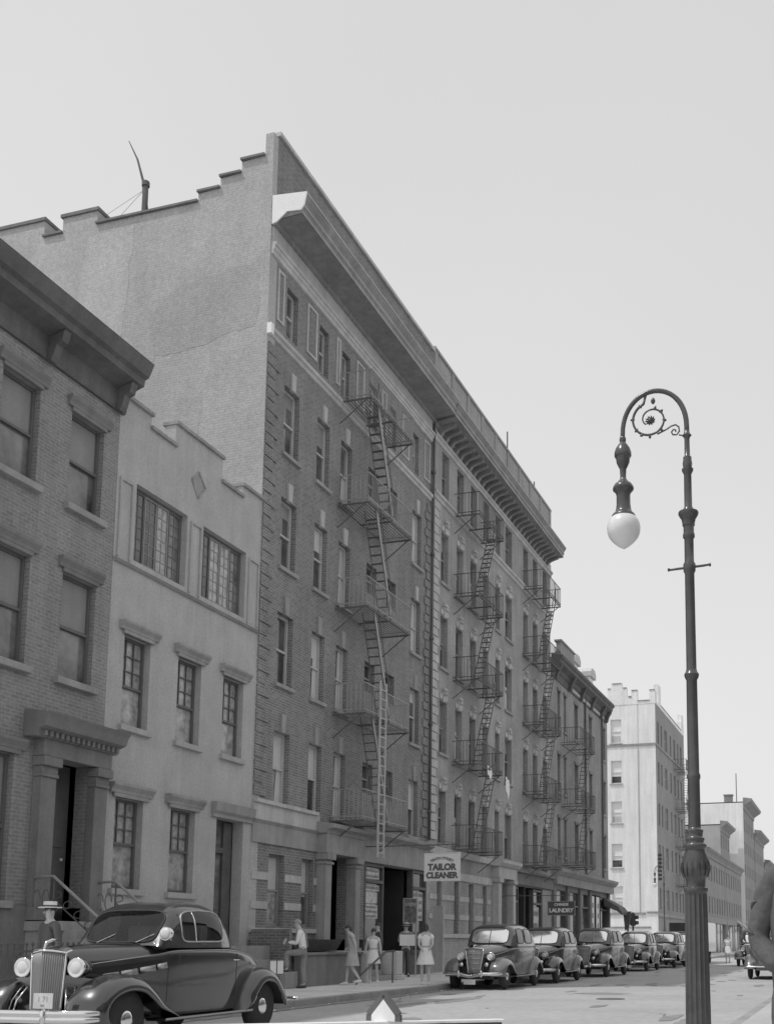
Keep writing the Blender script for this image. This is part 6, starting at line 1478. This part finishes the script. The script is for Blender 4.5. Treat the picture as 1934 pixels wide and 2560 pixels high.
# jacket skirt, open at the front, with lapels, cuff and creases
m = MB(); P = []
for z, rx, ry in ((1.40, .205, .14), (1.2, .21, .145), (1.05, .195, .145), (.9, .205, .15), (.72, .215, .16), (.5, .2, .15)):
    P.append([(rx * math.cos(a) * k, ry * math.sin(a) * k + .01, z * k) for a in [(-.5 * PI + .25) + (2 * PI - .5) * i / 30 for i in range(31)]])
m.grid(P); js = lm(m, 'jacket_skirt', 'jacket'); s = js.modifiers.new('S', 'SOLIDIFY'); s.thickness = .012
m = MB(); w0 = j['wl']; d0 = (j['wl'] - j['el']).normalized(); m.tube([w0 - d0 * .03, w0 + d0 * .012], .037, 10); lm(m, 'shirt_cuff', 'cloth_white')
m = MB()
for t, r, a0 in ((.28, .066, .3), (.5, .06, 2.2), (.9, .062, .2), (.97, .064, 2.6)):
    c = j['sl'] * (1 - t) + j['el'] * t; m.tube([c + Vector((r * math.cos(a), r * math.sin(a), .03 * math.sin(2 * a))) for a in [a0 + i * .25 for i in range(9)]], [.002, .006, .009, .01, .01, .01, .009, .006, .002], 6)
lm(m, 'sleeve_creases', 'jacket')
m = MB(); m.tube([(-.12, .05, 1.0), (-.10, .02, 1.3), (-.03, .0, 1.5)], [.05, .06, .03], 8); lm(m, 'shirt', 'cloth_white')

# cloth folds of the near jacket as real relief
tx = bpy.data.textures.new('folds', 'CLOUDS'); tx.noise_scale = .09; tx.noise_depth = 2
for ch in o.children:
    if ch.name.startswith(('shirt', 'jacket')) and ch.type == 'MESH' and ch.data.materials and ch.data.materials[0] == M['jacket']:
        sb = ch.modifiers.new('Sub2', 'SUBSURF'); sb.levels = 2; sb.render_levels = 2
        dm = ch.modifiers.new('Folds', 'DISPLACE'); dm.texture = tx; dm.strength = .02; dm.mid_level = .5; dm.texture_coords = 'GLOBAL'
    if ch.name.startswith('shirt') and ch.data.materials and ch.data.materials[0] == M['jacket']: ch.name = 'jacket'

tw = thing('pavement_lantern', (-10.99, 19.3, .15), 'small twin-paned white lantern box on a dark stem at the kerb behind the coupe', 'lantern')
m = MB(); m.tube([(-10.99, 19.3, .15), (-10.99, 19.3, .64)], .022, 8); m.lathe([(.1, 0), (.09, .03), (.03, .06)], (-10.99, 19.3, .15), 12); m.lathe([(0, -.05), (.05, -.03), (.05, .03), (0, .05)], (-10.97, 19.28, .6), 12); m.build('stem', 'iron', tw, True)
m = MB(); a_ = math.radians(32)
def tp(u, d, z): return (-10.99 + u * math.cos(a_) - d * math.sin(a_), 19.3 + u * math.sin(a_) + d * math.cos(a_), z)
for u0, u1 in ((-.125, -.01), (.01, .125)): m.add([tp(u, d, z) for d in (-.04, .04) for z in (.67, .93) for u in (u0, u1)], [(0, 1, 3, 2), (4, 6, 7, 5), (0, 4, 5, 1), (1, 5, 7, 3), (3, 7, 6, 2), (2, 6, 4, 0)])
m.build('glass_pane', 'sign_white', tw)
m = MB(); m.bar(tp(-.14, 0, .945), tp(.14, 0, .945), .11, .025); m.bar(tp(-.13, 0, .66), tp(.13, 0, .66), .09, .015); m.bar(tp(0, 0, .67), tp(0, 0, .93), .016, .085); m.build('frame', 'iron', tw)
# ------------------------------------------------------------------ remove prototypes
for r in PROTO.values(): drop(r)
# ------------------------------------------------------------------ sky, sun, camera
w = bpy.data.worlds.new('World'); S.world = w; w.use_nodes = True
nt = w.node_tree; bg = nt.nodes['Background']
sd = Vector((-.40, -.32, 1)).normalized()
sky = nt.nodes.new('ShaderNodeTexSky'); sky.sky_type = 'NISHITA'; sky.sun_disc = False
sky.sun_elevation = math.asin(sd.z); sky.sun_rotation = math.atan2(sd.x, sd.y) % (2 * PI)
sky.air_density = 1; sky.dust_density = 6; sky.ozone_density = 1
bw = nt.nodes.new('ShaderNodeRGBToBW'); nt.links.new(sky.outputs[0], bw.inputs[0])
# hazy day on panchromatic film: the sky's brightness levelled towards an even pale grey
mr = nt.nodes.new('ShaderNodeMapRange'); mr.inputs['From Min'].default_value = 1.0; mr.inputs['From Max'].default_value = 2.6
mr.inputs['To Min'].default_value = .95; mr.inputs['To Max'].default_value = 1.06
nt.links.new(bw.outputs[0], mr.inputs[0])
tc = nt.nodes.new('ShaderNodeTexCoord'); sz = nt.nodes.new('ShaderNodeSeparateXYZ'); nt.links.new(tc.outputs['Generated'], sz.inputs[0])
el = nt.nodes.new('ShaderNodeMapRange'); el.inputs['From Min'].default_value = 0; el.inputs['From Max'].default_value = .7; el.inputs['To Min'].default_value = 8.1; el.inputs['To Max'].default_value = 6.6
nt.links.new(sz.outputs['Z'], el.inputs[0])
cn = nt.nodes.new('ShaderNodeTexNoise'); cn.inputs['Scale'].default_value = 2.2; cn.inputs['Detail'].default_value = 5; nt.links.new(tc.outputs['Generated'], cn.inputs['Vector'])
cm = nt.nodes.new('ShaderNodeMapRange'); cm.inputs['From Min'].default_value = .3; cm.inputs['From Max'].default_value = .7; cm.inputs['To Min'].default_value = .98; cm.inputs['To Max'].default_value = 1.02; nt.links.new(cn.outputs['Fac'], cm.inputs[0])
m1 = nt.nodes.new('ShaderNodeMath'); m1.operation = 'MULTIPLY'; nt.links.new(mr.outputs[0], m1.inputs[0]); nt.links.new(el.outputs[0], m1.inputs[1])
m2 = nt.nodes.new('ShaderNodeMath'); m2.operation = 'MULTIPLY'; nt.links.new(m1.outputs[0], m2.inputs[0]); nt.links.new(cm.outputs[0], m2.inputs[1])
nt.links.new(m2.outputs[0], bg.inputs['Color']); bg.inputs['Strength'].default_value = .1
L = bpy.data.lights.new('sun', 'SUN'); L.energy = 1.9; L.angle = math.radians(1.5); L.color = (1, 1, 1)
lo = bpy.data.objects.new('sun', L); COL.objects.link(lo); lo.rotation_euler = sd.to_track_quat('Z', 'Y').to_euler()

cam = bpy.data.cameras.new('camera'); co = bpy.data.objects.new('camera', cam); COL.objects.link(co); S.camera = co
pitch = math.atan(356 / 2700.); yaw = math.atan(807 / math.hypot(2700, 356))
fw = Vector((-math.sin(yaw) * math.cos(pitch), math.cos(yaw) * math.cos(pitch), math.sin(pitch)))
rt = Vector((math.cos(yaw), math.sin(yaw), 0)); up = rt.cross(fw)
co.matrix_world = Matrix(((rt.x, up.x, -fw.x, 0), (rt.y, up.y, -fw.y, 0), (rt.z, up.z, -fw.z, 1.3), (0, 0, 0, 1)))
cam.sensor_fit = 'HORIZONTAL'; cam.sensor_width = 36; cam.lens = 36 * 2700 / 1934
cam.shift_x = -(1330 - 967) / 1934; cam.shift_y = (1999 - 1280) / 1934
cam.clip_end = 3000; cam.clip_start = .1
S.view_settings.view_transform = 'Standard'; S.view_settings.look = 'None'; S.view_settings.exposure = 0; S.view_settings.gamma = 1
S.cycles.max_bounces = 6; S.cycles.use_denoising = True
